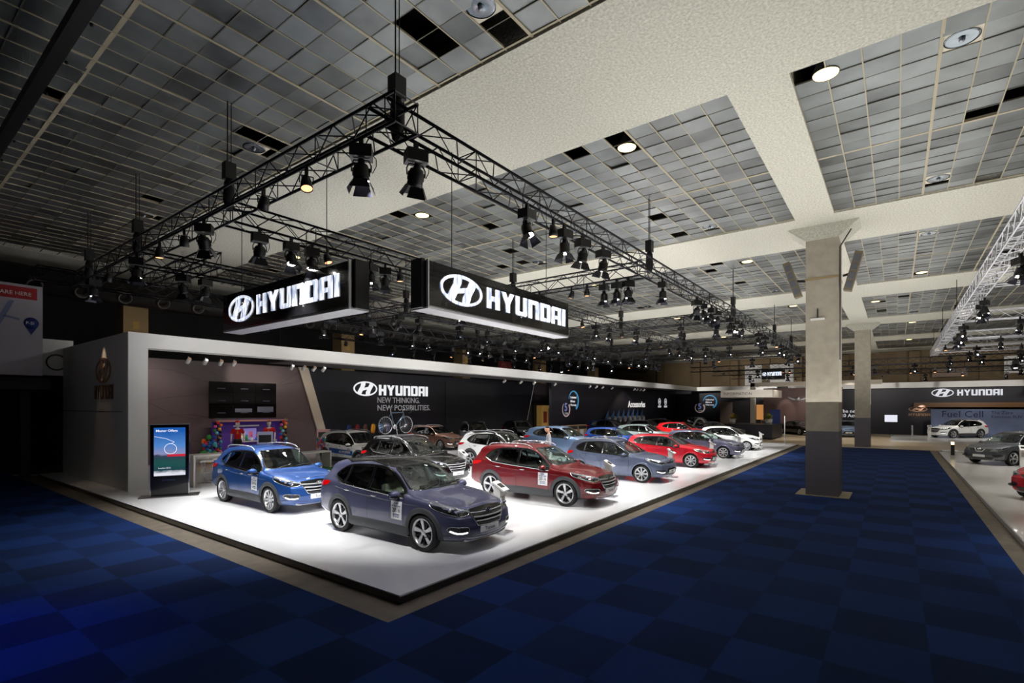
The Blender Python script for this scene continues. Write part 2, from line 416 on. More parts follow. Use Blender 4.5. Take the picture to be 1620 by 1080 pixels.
    def strip(mb, pts, wd, d, off, m, closed=False, smooth=3, raw=False):
        P = pts if raw else ([wp(p) for p in pts] if not smooth else catmull([wp(p) for p in pts], smooth, closed))
        dd, u, v = frame(d); n = len(P); vv = []; ff = []
        # densify
        Q = []
        for i in range(n if closed else n-1):
            a = P[i]; b = P[(i+1) % n]; k = max(1, int((b-a).length/.07))
            for t in range(k): Q.append(a+(b-a)*t/k)
        if not closed: Q.append(P[-1])
        n = len(Q)
        for i in range(n):
            a = Q[(i-1) % n] if closed or i else Q[i]; b = Q[(i+1) % n] if closed or i < n-1 else Q[i]
            t = (b-a); t -= dd*t.dot(dd); t.normalize(); s_ = dd.cross(t)
            for e, of in ((-1, off*.3), (-.8, off), (.8, off), (1, off*.3)):
                vv.append(proj(Q[i]+s_*wd/2*e, dd, of))
        for i in range(n if closed else n-1):
            a = i*4; b = ((i+1) % n)*4
            for k in range(3): ff.append((a+k, a+k+1, b+k+1, b+k))
        mb.add(vv, ff, m, True)
    root = empty('car', (0, 0, 0))
    dlo = DLO_SUV if shape == 'suv' else DLO_SED
    def win_poly(x0, x1):                              # the piece of the side glass outline between two x
        P = [wp((x, 0, z)) for x, z in dlo]; P = catmull(P, 5)
        q = clip_cell([(p.x, p.z) for p in P], lerpk(xk, x0), lerpk(xk, x1), 0, 3)
        return [Vector((a, 0, b)) for a, b in q]
    side = {-1: (0, 1, 0), 1: (0, -1, 0)}               # -1 is the car's right-hand side (local -y)
    wins = [(-.31, .9), (-1.14, -.39), (-2, -1.19)]
    ws = [(.93,-.40,1.1),(.88,-.60,1.08),(.78,-.685,1.1),(.42,-.60,1.38),(.14,-.53,1.5),(.16,-.3,1.56),(.175,0,1.56),(.16,.3,1.56),(.14,.53,1.5),(.42,.60,1.38),(.78,.685,1.1),(.88,.60,1.08),(.93,.40,1.1),(.965,0,1.12)]
    wsP = [wp(p) for p in ws]
    if shape == 'suv': rw = [(-2.1,-.60,1.15),(-2.1,0,1.13),(-2.1,.60,1.15),(-2.0,.52,1.40),(-1.95,0,1.45),(-2.0,-.52,1.40)]; rd = (1, 0, 0)
    else: rw = [(-1.30,-.6,1.2),(-1.33,0,1.2),(-1.30,.6,1.2),(-.85,.5,1.5),(-.80,0,1.5),(-.85,-.5,1.5)]; rd = (0, 0, -1)
    # cut the openings
    sp = [[(p.x, p.z) for p in win_poly(a, b)] for a, b in wins]
    wq = [(p.x, p.y) for p in wsP]; rwP = [wp(p) for p in rw]
    wr_ = r+.045
    keep = []
    for f in Fc:
        c = sum((Vector(V[i]) for i in f), Vector())/4
        n = (Vector(V[f[1]])-Vector(V[f[0]])).cross(Vector(V[f[2]])-Vector(V[f[0]]))
        if n.length < 1e-9: n = Vector((0, 0, 1))
        n.normalize(); kill = False
        if abs(c.y) > .38*W and c.z < r+wr_ and any((c.x-ax)**2+(c.z-r)**2 < wr_**2 for ax in (fa, -fa)): kill = True
        if abs(c.y) > .45 and abs(n.y) > .35 and any(inside(q, c.x, c.z) for q in sp): kill = True
        if abs(n.z) > .25 and c.x > 0 and c.z > beltz*.9 and inside(wq, c.x, c.y): kill = True
        if shape == 'suv' and abs(n.x) > .3 and c.x < -fa and inside([(p.y, p.z) for p in rwP], c.y, c.z): kill = True
        if shape != 'suv' and c.x < 0 and c.z > beltz and inside([(p.x, p.y) for p in rwP], c.x, c.y): kill = True
        if not kill: keep.append(f)
    b = MB(); b.add(V, keep, M_paint, True)
    # shut lines, sill lines
    for sg, d in side.items():
        y = sg*.9
        strip(b, [(-.345,y,.42),(-.35,y,.8),(-.35,y,1.04)], .012, d, .0015, M_ink, smooth=0)
        strip(b, [(.80,y,.42),(.84,y,.7),(.80,y,.98)], .012, d, .0015, M_ink)
        strip(b, [(-1.0,y,.5),(-1.06,y,.72),(-1.28,y,.86),(-1.42,y,1.12)], .012, d, .0015, M_ink)
        strip(b, [(-1.5,y,1.0),(-.8,y,.93),(.2,y,.885),(1.2,y,.86)], .018, d, .006, M_paint)
    strip(b, [(1.02,-.74,1),(1.5,-.72,1),(1.9,-.60,.9)], .010, (0, 0, -1), .0015, M_ink); strip(b, [(1.02,.74,1),(1.5,.72,1),(1.9,.60,.9)], .010, (0, 0, -1), .0015, M_ink)
    for k in (-1, 1): strip(b, [(1.1,k*.44,1.06),(1.5,k*.40,1.02),(1.88,k*.34,.93)], .05, (0, 0, -1), .003, M_paint)
    body = b.build('body', root)
    if darkroof:
        rf = MB(); patch(rf, [(.14,-.56,1.6),(.19,0,1.6),(.14,.56,1.6),(-.6,.55,1.6),(-1.5,.50,1.6),(-1.5,-.50,1.6),(-.6,-.55,1.6)], (0, 0, -1), .006, M_black, .1)
        strip(rf, [(.14,-.56,1.6),(.19,0,1.6),(.14,.56,1.6),(-.6,.55,1.6),(-1.5,.50,1.6),(-1.5,-.50,1.6),(-.6,-.55,1.6)], .06, (0, 0, -1), .008, M_black, True); rf.build('panoramic_roof', root)
    # glass
    g = MB(); patch(g, ws, (0, 0, -1), .004, M_glass, .08, smooth=2); g.build('windshield', root)
    g = MB(); patch(g, rw, rd, .004, M_glassd, .08, smooth=2); g.build('rear_window', root)
    tr = MB()
    strip(tr, ws, .032, (0, 0, -1), .007, M_black, True, 2); strip(tr, rw, .05, rd, .007, M_black, True, 2)
    for sg, d in side.items():
        for k, (x0, x1) in enumerate(wins):
            q = win_poly(x0, x1)
            if len(q) < 3: continue
            for p in q: p.y = sg*.8
            g = MB(); patch(g, q, d, .004, M_glass if k == 0 else M_glassd, .08, raw=True); g.build('side_window', root)
        P = [(x, sg*.8, z) for x, z in dlo]
        strip(tr, P, .05, d, .007, M_black, True)
        strip(tr, [(-.35, sg*.8, 1.03), (-.345, sg*.7, 1.51)], .085, d, .008, M_black, smooth=0)
        if shape == 'suv': strip(tr, [(-1.17, sg*.8, 1.09), (-1.13, sg*.7, 1.47)], .085, d, .008, M_black, smooth=0)
        if clad or face == 'chrome': strip(tr, [(.80, sg*.8, .965), (.3, sg*.8, .985), (-.3, sg*.8, 1.015), (-.9, sg*.8, 1.055), (-1.3, sg*.8, 1.095), (-1.64, sg*.8, 1.205)], .022, d, .011, M_chr)
    tr.build('window_trim', root)
    # cladding and bumpers
    c = MB(); cm = M_clad if clad else M_paint
    for sg, d in side.items():
        y = sg*.9
        for ax in (fa, -fa):
            P = [Vector((ax+(wr_+.025)*cos(a), y, r+(wr_+.025)*sin(a))) for a in [R(-12+204*i/26) for i in range(27)]]
            strip(c, P, .11 if clad else .07, d, .014, cm, raw=True)
        lowm = M_clad if clad else M_paint
        xa, xb = -fa+wr_+.0, fa-wr_
        q = [Vector((xa, y, .2)), Vector((xb, y, .2)), Vector((xb, y, .39)), Vector((xa, y, .41))]
        if clad:
            cs = [(W/2-.035, .43), (W/2-.005, .40), (W/2, .33), (W/2-.015, .25), (W/2-.09, .20), (W/2-.2, .21)]; n_ = len(cs)
            c.add([(x_, sg*a_, z_) for x_ in (xa-.02, xb+.02) for a_, z_ in cs], [(k, k+1, n_+k+1, n_+k) for k in range(n_-1)], M_clad, True)
    patch(c, [(2.2,-.78,.40),(2.2,-.3,.33),(2.2,.3,.33),(2.2,.78,.40),(2.2,.8,.25),(2.2,0,.22),(2.2,-.8,.25)], (-1, 0, 0), .01, M_plas, .1)
    patch(c, [(-2.2,-.8,.55),(-2.2,.8,.55),(-2.2,.8,.3),(-2.2,-.8,.3)], (1, 0, 0), .01, M_clad if clad else M_plas, .1, smooth=0)
    c.build('lower_cladding' if clad else 'lower_bumper', root)
    sk = MB()
    if clad:
        strip(sk, [(2.2,-.62,.31),(2.2,-.45,.262),(2.2,0,.255),(2.2,.45,.262),(2.2,.62,.31)], .035, (-1, 0, 0), .018, M_silver); sk.build('skid_plate', root)
    # wheel wells: a dark liner around each wheel
    for sg in (-1, 1):
        for ax in (fa, -fa):
            wl = MB()
            T = TR((ax, sg*.40*ys, r), rx=-pi/2 if sg > 0 else pi/2)
            dpt = .50*ys
            vv = []; ff = []; n = 20
            for zz in (0, dpt):
                for i in range(n+1):
                    a = pi*i/n+(-.15 if i == 0 else .15 if i == n else 0)
                    p = Vector((ax+(wr_+.03)*cos(a), sg*(.40*ys+zz*.88), r+(wr_+.03)*sin(a))); vv.append(p)
            for i in range(n): ff.append((i, i+1, n+2+i, n+1+i))
            ff.append(tuple(range(n+1)))
            wl.add(vv, ff, M_inter); wl.build('wheel_well_liner', root)
    # wheels
    tm = tire_mesh(r).mesh('tire'); rm = rim_mesh(r, wheel).mesh('rim')
    for sg in (-1, 1):
        for ax in (fa, -fa):
            wh = bpy.data.objects.new('wheel', tm); COL.objects.link(wh); wh.parent = root
            wh.location = (ax, sg*(W/2-.125), r); wh.rotation_euler = (pi/2 if sg < 0 else -pi/2, 0, 0)
            rr = bpy.data.objects.new('rim', rm); COL.objects.link(rr); rr.parent = wh
    # lamps
    for sg in (-1, 1):
        dg = (-1, -sg*.9, -.0)
        h = MB()
        if face == 'nissan': pts = [(2.13,sg*.50,.80),(2.05,sg*.66,.83),(1.85,sg*.82,.87),(1.62,sg*.88,.915),(1.70,sg*.88,.85),(1.90,sg*.82,.79),(2.08,sg*.66,.75)]
        else: pts = [(2.17,sg*.47,.80),(2.08,sg*.62,.845),(1.90,sg*.80,.885),(1.58,sg*.90,.945),(1.62,sg*.90,.865),(1.86,sg*.84,.795),(2.06,sg*.67,.745),(2.16,sg*.52,.745)]
        patch(h, pts, dg, .008, M_lensd, .05)
        strip(h, pts[0:4], .035, dg, .013, M_lens); strip(h, pts, .012, dg, .012, M_chr, True)
        for q in (.25, .6):
            p = wp((2.12-.34*q, sg*(.56+.26*q), .80+.055*q)); p = proj(p, dg, .012); h.ball(p, (.035, .035, .03), M_lens)
        h.build('headlight', root)
        t = MB(); pts = [(-2.13,sg*.58,1.02),(-2.02,sg*.76,1.07),(-1.80,sg*.88,1.09),(-1.86,sg*.88,1.02),(-2.02,sg*.82,.965),(-2.14,sg*.62,.96)]
        patch(t, pts, (1, -sg*.9, 0), .012, M_red, .05); t.build('tail_light', root)
        f = MB(); pts = [(2.2,sg*.50,.52),(2.15,sg*.62,.55),(2.0,sg*.78,.55),(1.95,sg*.82,.49),(2.05,sg*.74,.43),(2.18,sg*.56,.43)]
        if face == 'nissan':
            p = proj(wp((2.1, sg*.66, .46)), dg, .01); f.ball(p, (.07, .07, .05), M_lensd); patch(f, pts, dg, .004, M_plas, .05)
        else:
            patch(f, pts, dg, .007, M_plas, .05); strip(f, pts, .012, dg, .012, M_paint if not clad else M_chr, True)
            strip(f, [(2.2,sg*.54,.445),(2.08,sg*.70,.445),(1.99,sg*.79,.475)], .028, dg, .014, M_drl)
        f.build('fog_light', root)
        mr = MB(); mc = wp((.66, sg*.98, 1.03)); mr.ball(mc, (.075, .125, .085), M_paint, 14, 8); mr.tube(wp((.70, sg*.82, .985)), mc-Vector((0, sg*.05, .05)), .03, M_black)
        mr.box(mc+Vector((-.078, -.10, -.06)), mc+Vector((-.06, .10, .055)), M_chr); mr.ball(mc+Vector((.0, 0, -.03)), (.08, .13, .06), M_black, 12, 6); mr.build('wing_mirror', root)
        for x in (-.12, -1.02):
            hd = MB(); p = proj(wp((x, sg*.9, .925+(-.0 if x > -.5 else .035))), side[sg], .028)
            hd.ball(p, (.10, .014, .016), M_chr if clad else M_paint, 10, 6); hd.ball(p-Vector((0, sg*.026, .005)), (.055, .006, .03), M_ink, 10, 6); hd.build('door_handle', root)
        if rails:
            ra = MB(); P = [wp(p) for p in ((-1.62,sg*.60,1.56),(-1.45,sg*.60,1.635),(-.6,sg*.62,1.665),(-.1,sg*.63,1.635),(.08,sg*.645,1.56))]
            ra.path(catmull(P, 4, False), .016, M_silver, 8); ra.build('roof_rail', root)
        if sticker:
            s_ = MB(); x = .62
            q = [Vector((x-.165, sg*.9, .53)), Vector((x+.165, sg*.9, .53)), Vector((x+.165, sg*.9, .89)), Vector((x-.165, sg*.9, .89))]
            patch(s_, q, side[sg], .012, M_white, .13, raw=True)
            p = proj(Vector((x, sg*.9, .72)), side[sg], .014); ux = (sg*-1, 0, 0)
            T = basis(p, ux, (0, 0, 1))
            for tx, sz, yy in (('Auto', .062, .115), ('of the year', .062, .06), ('2016', .12, -.045), ('candidate', .05, -.105), ('by the jury', .04, -.145)):
                s_.text(tx, sz, T @ Matrix.Translation((0, yy, .002)), M_blueink if sz < .08 else M_ink, .001, 'CENTER', .0005)
            s_.build('door_sticker', root)
    # grille
    g = MB(); gf = (-1, 0, 0)
    if face == 'nissan':
        hexa = [(2.2,-.52,.80),(2.2,.52,.80),(2.2,.40,.70),(2.2,-.40,.70)]; patch(g, hexa, gf, .006, M_black, .06, smooth=0)
        strip(g, [(2.2,-.24,.83),(2.2,-.13,.66),(2.2,.13,.66),(2.2,.24,.83)], .03, gf, .016, M_chr, smooth=0)
        patch(g, [(2.2,-.62,.42),(2.2,.62,.42),(2.2,.5,.30),(2.2,-.5,.30)], gf, .012, M_black, .06, smooth=0)
    elif face == 'slim':
        patch(g, [(2.2,-.36,.80),(2.2,.36,.80),(2.2,.30,.745),(2.2,-.30,.745)], gf, .006, M_black, .06, smooth=0)
        hexa = [(2.2,-.36,.58),(2.2,.36,.58),(2.2,.52,.36),(2.2,-.52,.36)]; patch(g, hexa, gf, .010, M_black, .06, smooth=0)
        strip(g, hexa, .014, gf, .014, M_plas, True, 0)
    else:
        hexa = [(2.2,-.46,.845),(2.2,0,.87),(2.2,.46,.845),(2.2,.49,.79),(2.2,.32,.54),(2.2,0,.525),(2.2,-.32,.54),(2.2,-.49,.79)]
        patch(g, hexa, gf, .006, M_black, .06, smooth=0); strip(g, hexa[3:]+hexa[:1], .016, gf, .014, M_chr, smooth=0)
        for z, hw in ((.775, .47), (.70, .42), (.625, .37), (.575, .33)): strip(g, [(2.2,-hw,z),(2.2,-hw*.5,z-.012),(2.2,0,z-.014),(2.2,hw*.5,z-.012),(2.2,hw,z)], .026, gf, .022, M_silver if z > .6 else M_plas)
    g.build('grille', root)
    e = MB(); pz = .775 if face != 'slim' else .82
    p = proj(wp((2.2, 0, pz)), gf, .03)
    if face == 'nissan': e.lathe([(.07, 0), (.07, .012), (.05, .012), (.05, 0)], M_chr, 24, basis(p, (0, 1, 0), (0, 0, 1)), cap=False); e.box((p.x, -.09, p.z-.015), (p.x+.014, .09, p.z+.015), M_chr)
    else: emblem(e, .16, .085, basis(p, (0, 1, 0), (0, .0, 1)), M_chr, .01)
    e.build('badge', root)
    if plate is not None:
        pl = MB(); p = proj(wp((2.2, 0, .46)), gf, .02); x = p.x
        pl.box((x-.03, -.26, p.z-.055), (x, .26, p.z+.06), M_white)
        if plate: pl.text(plate, .10, basis(Vector((x+.002, 0, p.z-.03)), (0, 1, 0), (0, 0, 1)), M_ink, .001, 'CENTER')
        pl.build('number_plate', root)
    if detail:
        wi = MB()
        for a, bb in ((( .93, .1, 1.12), (.80, .62, 1.2)), ((.95, -.45, 1.12), (.84, .02, 1.16))): strip(wi, [a, bb], .02, (0, 0, -1), .02, M_ink, smooth=0)
        wi.build('windshield_wiper', root)
    # interior
    i = MB(); i.box((-1.9*WB/2.67, -.72*ys, .32), (fa-.45, .72*ys, .36), M_inter); i.build('cabin_floor', root)
    dsh = MB(); q = [wp(p) for p in ((.98,-.68,1.03),(.98,.68,1.03),(.45,.70,1.02),(.45,-.70,1.02),(.42,-.70,.62),(.42,.70,.62),(.98,.68,.62),(.98,-.68,.62))]
    dsh.add(q, [(0,1,2,3),(3,2,5,4),(4,5,6,7)], M_dash); dsh.box(wp((.50,-.18,1.02)), wp((.56,.12,1.10)), M_black); dsh.build('dashboard', root)
    sm_ = seatm or M_inter
    for x, ysd in ((-.02, .37), (-.02, -.37), (-.88, .36), (-.88, -.36)):
        s_ = MB(); c0 = wp((x, ysd, .55))
        s_.box((c0.x-.05, c0.y-.25, .42), (c0.x+.42, c0.y+.25, c0.z+.04), sm_)
        T = TR((c0.x-.05, c0.y, c0.z-.02), ry=-.32)
        P = [(-.24,0),(.24,0),(.26,.35),(.20,.60),(-.20,.60),(-.26,.35)]
        s_.prism([(a, bb) for a, bb in P], T @ basis((0, 0, 0), (0, 1, 0), (0, 0, 1)), .13, sm_)
        T2 = T @ TR((0, 0, .72)); s_.ball(T2 @ Vector((.04, 0, -.02)), (.06, .13, .09), sm_, 10, 6); s_.build('seat', root)
    stw = MB(); T = basis(wp((.34, .36, 1.02)), (0, 1, 0), (.38, 0, .92)); n = 20
    stw.path([T @ Vector((.185*cos(2*pi*k/n), .185*sin(2*pi*k/n), 0)) for k in range(n+1)], .015, M_inter, 6); stw.box((-.17, -.03, -.02), (.17, .03, 0), M_inter, T); stw.build('steering_wheel', root)
    return root
def recolor(root, pm, swaps=None):
    for o in all_tree(root):
        if o.type != 'MESH': continue
        for k, s in enumerate(o.material_slots):
            base = o.data.materials[k]
            tgt = pm if base == M_paint else (swaps or {}).get(base.name if base else '')
            if tgt: s.link = 'OBJECT'; s.material = tgt
    return root
T_near = None
TPL = {}
def template(key, **kw):
    TPL[key] = make_car(**kw); TPL[key+'_used'] = False
    return TPL[key]
def place_car(key, X, Y, head, pm, name, label, cat='car', swaps=None, near_side=True, z=.12, W=1.85, WB=2.67):
    """X, Y = ground point of the right-hand front wheel's outer edge"""
    t = TPL[key]
    c = t if not TPL[key+'_used'] else copy_tree(t)
    TPL[key+'_used'] = True
    h = R(head); fx, fy = cos(h), sin(h); rx, ry = sin(h), -cos(h)     # forward, right
    W_, WB_ = TPLD[key]
    c.location = (X-fx*WB_/2-rx*(W_/2-.02), Y-fy*WB_/2-ry*(W_/2-.02), z)
    c.rotation_euler = (0, 0, h); c.name = name
    recolor(c, pm, swaps); tag(c, label, cat)
    return c
TPLD = {}
def tpl(key, **kw):
    TPLD[key] = (kw.get('W', 1.85), kw.get('WB', 2.67)); template(key, **kw)
# ------------------------------------------------------------------ the hall
CEIL = 8.85; BP = 11.62; X0 = 6.75; BW = 3.43     # ceiling height, bay pitch, first cross beam and its width
M_conc = mat('old_floor', (108, 98, 84), .6, noise=(3, .35))
M_beam = mat('stucco', (202, 200, 187), .85, bump=(16, 1.0), noise=(22, .30))
M_col = mat('concrete_column', (168, 160, 145), .8, noise=(4, .15))
M_colg = mat('grey_column_paint', (98, 94, 102), .7)
M_tan = mat('tan_wall', (122, 104, 78), .8, noise=(.8, .15))
M_darkw = mat('dark_wall', (26, 24, 23), .8)
M_ribd = mat('dark_rib', (96, 92, 80), .6)
M_rib = mat('ceiling_rib', (168, 158, 134), .6)
def tile_mat():
    m = bpy.data.materials.new('metal_tile'); m.use_nodes = True; nt = m.node_tree; b = nt.nodes['Principled BSDF']
    g = nt.nodes.new('ShaderNodeNewGeometry'); tc = nt.nodes.new('ShaderNodeTexCoord')
    r = nt.nodes.new('ShaderNodeMapRange'); r.inputs[3].default_value = .10; r.inputs[4].default_value = .23
    nt.links.new(g.outputs['Random Per Island'], r.inputs[0])
    n = nt.nodes.new('ShaderNodeTexNoise'); n.inputs['Scale'].default_value = .9; n.inputs['Detail'].default_value = 5
    nt.links.new(tc.outputs['Object'], n.inputs['Vector'])
    mu = nt.nodes.new('ShaderNodeMath'); mu.operation = 'MULTIPLY_ADD'; mu.inputs[1].default_value = .34; mu.inputs[2].default_value = -.13
    nt.links.new(n.outputs['Fac'], mu.inputs[0])
    ad = nt.nodes.new('ShaderNodeMath'); ad.operation = 'ADD'; nt.links.new(r.outputs[0], ad.inputs[0]); nt.links.new(mu.outputs[0], ad.inputs[1])
    cb = nt.nodes.new('ShaderNodeCombineColor'); m0 = nt.nodes.new('ShaderNodeMath'); m0.operation = 'MULTIPLY'; m0.inputs[1].default_value = .93; nt.links.new(ad.outputs[0], m0.inputs[0]); nt.links.new(m0.outputs[0], cb.inputs[0]); nt.links.new(ad.outputs[0], cb.inputs[1])
    m2 = nt.nodes.new('ShaderNodeMath'); m2.operation = 'MULTIPLY'; m2.inputs[1].default_value = 1.0; nt.links.new(ad.outputs[0], m2.inputs[0]); nt.links.new(m2.outputs[0], cb.inputs[2])
    nt.links.new(cb.outputs[0], b.inputs['Base Color'])
    b.inputs['Metallic'].default_value = .75
    rr = nt.nodes.new('ShaderNodeMapRange'); rr.inputs[3].default_value = .22; rr.inputs[4].default_value = .5
    nt.links.new(n.outputs['Fac'], rr.inputs[0]); nt.links.new(rr.outputs[0], b.inputs['Roughness'])
    wv = nt.nodes.new('ShaderNodeTexWave'); wv.inputs['Scale'].default_value = 20; nt.links.new(tc.outputs['Object'], wv.inputs['Vector'])
    bp = nt.nodes.new('ShaderNodeBump'); bp.inputs['Strength'].default_value = .12; bp.inputs['Distance'].default_value = .01
    nt.links.new(wv.outputs['Fac'], bp.inputs['Height']); nt.links.new(bp.outputs[0], b.inputs['Normal'])
    return m
M_tile = tile_mat()
def carpet_mat():
    m = bpy.data.materials.new('carpet_tiles'); m.use_nodes = True; nt = m.node_tree; b = nt.nodes['Principled BSDF']
    tc = nt.nodes.new('ShaderNodeTexCoord'); mp = nt.nodes.new('ShaderNodeMapping')
    mp.inputs['Location'].default_value = (.08/.98, .31/.98, 0); mp.inputs['Scale'].default_value = (1/.98, 1/.98, 1)
    nt.links.new(tc.outputs['Object'], mp.inputs['Vector'])
    fl = nt.nodes.new('ShaderNodeVectorMath'); fl.operation = 'FLOOR'; nt.links.new(mp.outputs[0], fl.inputs[0])
    ck = nt.nodes.new('ShaderNodeTexChecker'); ck.inputs['Scale'].default_value = 1.0
    ad = nt.nodes.new('ShaderNodeVectorMath'); ad.inputs[1].default_value = (.5, .5, .5); nt.links.new(fl.outputs[0], ad.inputs[0]); nt.links.new(ad.outputs[0], ck.inputs['Vector'])
    wn = nt.nodes.new('ShaderNodeTexWhiteNoise'); wn.noise_dimensions = '2D'; nt.links.new(fl.outputs[0], wn.inputs['Vector'])
    fn = nt.nodes.new('ShaderNodeTexNoise'); fn.inputs['Scale'].default_value = 90; nt.links.new(tc.outputs['Object'], fn.inputs['Vector'])
    big = nt.nodes.new('ShaderNodeTexNoise'); big.inputs['Scale'].default_value = 1.3; nt.links.new(tc.outputs['Object'], big.inputs['Vector'])
    a = nt.nodes.new('ShaderNodeMath'); a.operation = 'MULTIPLY_ADD'; a.inputs[1].default_value = .5; a.inputs[2].default_value = .25; nt.links.new(ck.outputs['Fac'], a.inputs[0])
    c = nt.nodes.new('ShaderNodeMath'); c.operation = 'MULTIPLY_ADD'; c.inputs[1].default_value = .25; nt.links.new(wn.outputs['Value'], c.inputs[0]); nt.links.new(a.outputs[0], c.inputs[2])
    e = nt.nodes.new('ShaderNodeMath'); e.operation = 'MULTIPLY_ADD'; e.inputs[1].default_value = .35; nt.links.new(fn.outputs['Fac'], e.inputs[0]); nt.links.new(c.outputs[0], e.inputs[2])
    e2 = nt.nodes.new('ShaderNodeMath'); e2.operation = 'MULTIPLY_ADD'; e2.inputs[1].default_value = .3; nt.links.new(big.outputs['Fac'], e2.inputs[0]); nt.links.new(e.outputs[0], e2.inputs[2])
    sc = nt.nodes.new('ShaderNodeVectorMath'); sc.operation = 'SCALE'; sc.inputs[0].default_value = CARPET; nt.links.new(e2.outputs[0], sc.inputs['Scale'])
    nt.links.new(sc.outputs[0], b.inputs['Base Color']); b.inputs['Roughness'].default_value = .9; b.inputs['Specular IOR Level'].default_value = .15
    return m
CARPET = (.0034, .021, .100)
M_carpet = carpet_mat()
XW, XE, YS, YN = -12, 70, -24, 33
f = MB(); f.box((XW, YS, -.2), (XE, YN+12, -.012), M_conc); struct(f.build('floor'))
f = MB()
f.box((XW, YS, -.012), (4.45, YN+11, 0), M_carpet); f.box((4.45, -1.75, -.012), (43.3, 5.45, 0), M_carpet); f.box((4.45, YS, -.012), (8.2, -1.75, 0), M_carpet)
carp = f.build('carpet'); tag(carp, 'dark blue carpet tiles covering the aisle floor', 'carpet')
f = MB(); f.box((43.3, -30, -.012), (66, 22, .02), mat('pale_far_floor', (196, 178, 150), .35)); struct(f.build('floor_far'))
# walls
for nm, a, b_, m in (('wall_east', (XE, YS, 0), (XE+.3, YN, CEIL+1), M_tan), ('wall_south', (XW, YS-.3, 0), (XE, YS, CEIL+1), M_tan),
                     ('wall_north', (XW, YN, 0), (XE, YN+.3, CEIL+1), M_darkw), ('wall_west', (XW-.3, YS, 0), (XW, YN, CEIL+1), M_darkw)):
    struct(MB().box(a, b_, m).build(nm))
f = MB()
for y in (-12, -7.6, -2, 4.3, 9, 12.5, 16.2, 21, 26): f.box((XE-.5, y, 0), (XE, y+.9, CEIL), M_tan)
struct(f.build('trim_1'))
f = MB(); f.box((XE-.35, 9.9, 5.6), (XE-.02, 15.4, 8.1), M_wall); struct(f.build('door_1'))
# ceiling: slab, beams, metal tile fields
struct(MB().box((XW, YS, CEIL+.75), (XE, YN, CEIL+.9), M_inter).build('ceiling'))
BX = [(X0+BP*k, X0+BW+BP*k) for k in range(-2, 6)]
YB = [(-22.9, -21.6), (1.52, 2.57), (26.3, 29.2)]
f = MB()
for a, b_ in BX: f.box((max(a, XW), YS, CEIL-.03), (min(b_, XE), YN, CEIL+.72), M_beam)
for a, b_ in YB: f.box((XW, a, CEIL-.028), (XE, b_, CEIL+.70), M_beam)
struct(f.build('ceiling_beams'))
fields = []
for k in range(-2, 5):
    a = X0+BW+BP*k; b_ = a+8.19
    for ya, yb in ((2.57, 26.3), (1.52, -21.6)):
        fields.append((a, b_, ya, yb))
HOLES = [(5.17, 6.02), (6.03, 6.0), (6.38, 4.95), (5.19, 11.36), (5.95, 11.36), (2.24, 12.86), (5.21, 17.11), (10.67, 5.99), (15.24, 6.05), (17.64, 5.97), (13.23, -1.72), (17.79, -1.96), (10.5, 1.0), (10.5, 5.0), (10.5, 12.3), (22.1, 5.8), (26, 6), (24, 9), (29, 3.6), (17.0, 12.2), (12.9, 10.9), (15.3, 11.6)]
LAMPS = {(5.77, 4.95): 0, (10.67, 1.01): 1, (10.97, -.85): 0, (10.94, 4.95): 1, (10.97, 11.79): 1, (5.78, 11.82): 0, (5.75, 18.71): 0, (17.41, 4.93): 0, (17.34, -.88): 0, (22.52, 4.89): 1, (10.97, 19.15): 1, (22.67, -.9): 0, (35.45, .94): 1, (34.07, 4.87): 1,
         (22.5, 11.8): 1, (29, 11.8): 0, (34.1, 11.8): 1, (29, 4.9): 0, (45.7, 4.9): 1, (45.7, 11.8): 1, (29, -.9): 1, (40.6, -.9): 0, (45.7, -.9): 1, (17.4, 11.8): 0, (57.3, 4.9): 1, (57.3, -.9): 1, (22.5, 18.8): 1}
TX, TY = .506, .5275
hx = set()
def cell(fi, x, y):
    a, b_, ya, yb = fields[fi]; s = 1 if yb > ya else -1
    if not (a < x < b_ and min(ya, yb) < y < max(ya, yb)): return None
    return (fi, int((x-a)/TX), int((y-ya)*s/TY))
for fi in range(len(fields)):
    for x, y in HOLES+list(LAMPS):
        c = cell(fi, x, y)
        if c: hx.add(c)
    for n in range(5): hx.add((fi, random.randrange(16), random.randrange(46)))
hx.discard(None)
tl = MB(); rb = MB()
for fi, (a, b_, ya, yb) in enumerate(fields):
    s = 1 if yb > ya else -1; nx = 16; ny = int(abs(yb-ya)/TY)
    for i in range(nx):
        for j in range(ny):
            if (fi, i, j) in hx: continue
            x = a+.045+i*TX; y = ya+s*(j*TY); y2 = y+s*TY
            z = CEIL+.018; t1 = random.uniform(-.012, .012); t2 = random.uniform(-.008, .008)
            if random.random() < .012: t1 += .05
            lo, hi = min(y, y2)+.004, max(y, y2)-.004
            tl.add([(x+.004, lo, z), (x+.004, hi, z+t2), (x+TX-.004, hi, z+t1+t2), (x+TX-.004, lo, z+t1)], [(0, 1, 2, 3)], M_tile)
    for i in range(nx+1):
        x = a+.045+i*TX; wd = .035 if i == 8 else .009
        if i in (0, nx): wd = .02
        lo, hi = min(ya, yb), max(ya, yb)
        rb.box((x-wd, lo, CEIL+.008), (x+wd, hi, CEIL+.035+(.03 if wd > .02 else 0)), M_rib if wd > .012 else M_ribd)
    for j in range(ny+1):
        y = ya+s*j*TY; wd = .026 if j % 4 == 0 and j else .011
        rb.box((a, y-wd, CEIL+.004), (b_, y+wd, CEIL+.034+(.03 if wd > .02 else 0)), M_rib)
struct(tl.build('ceiling_tiles')); struct(rb.build('ceiling_ribs'))
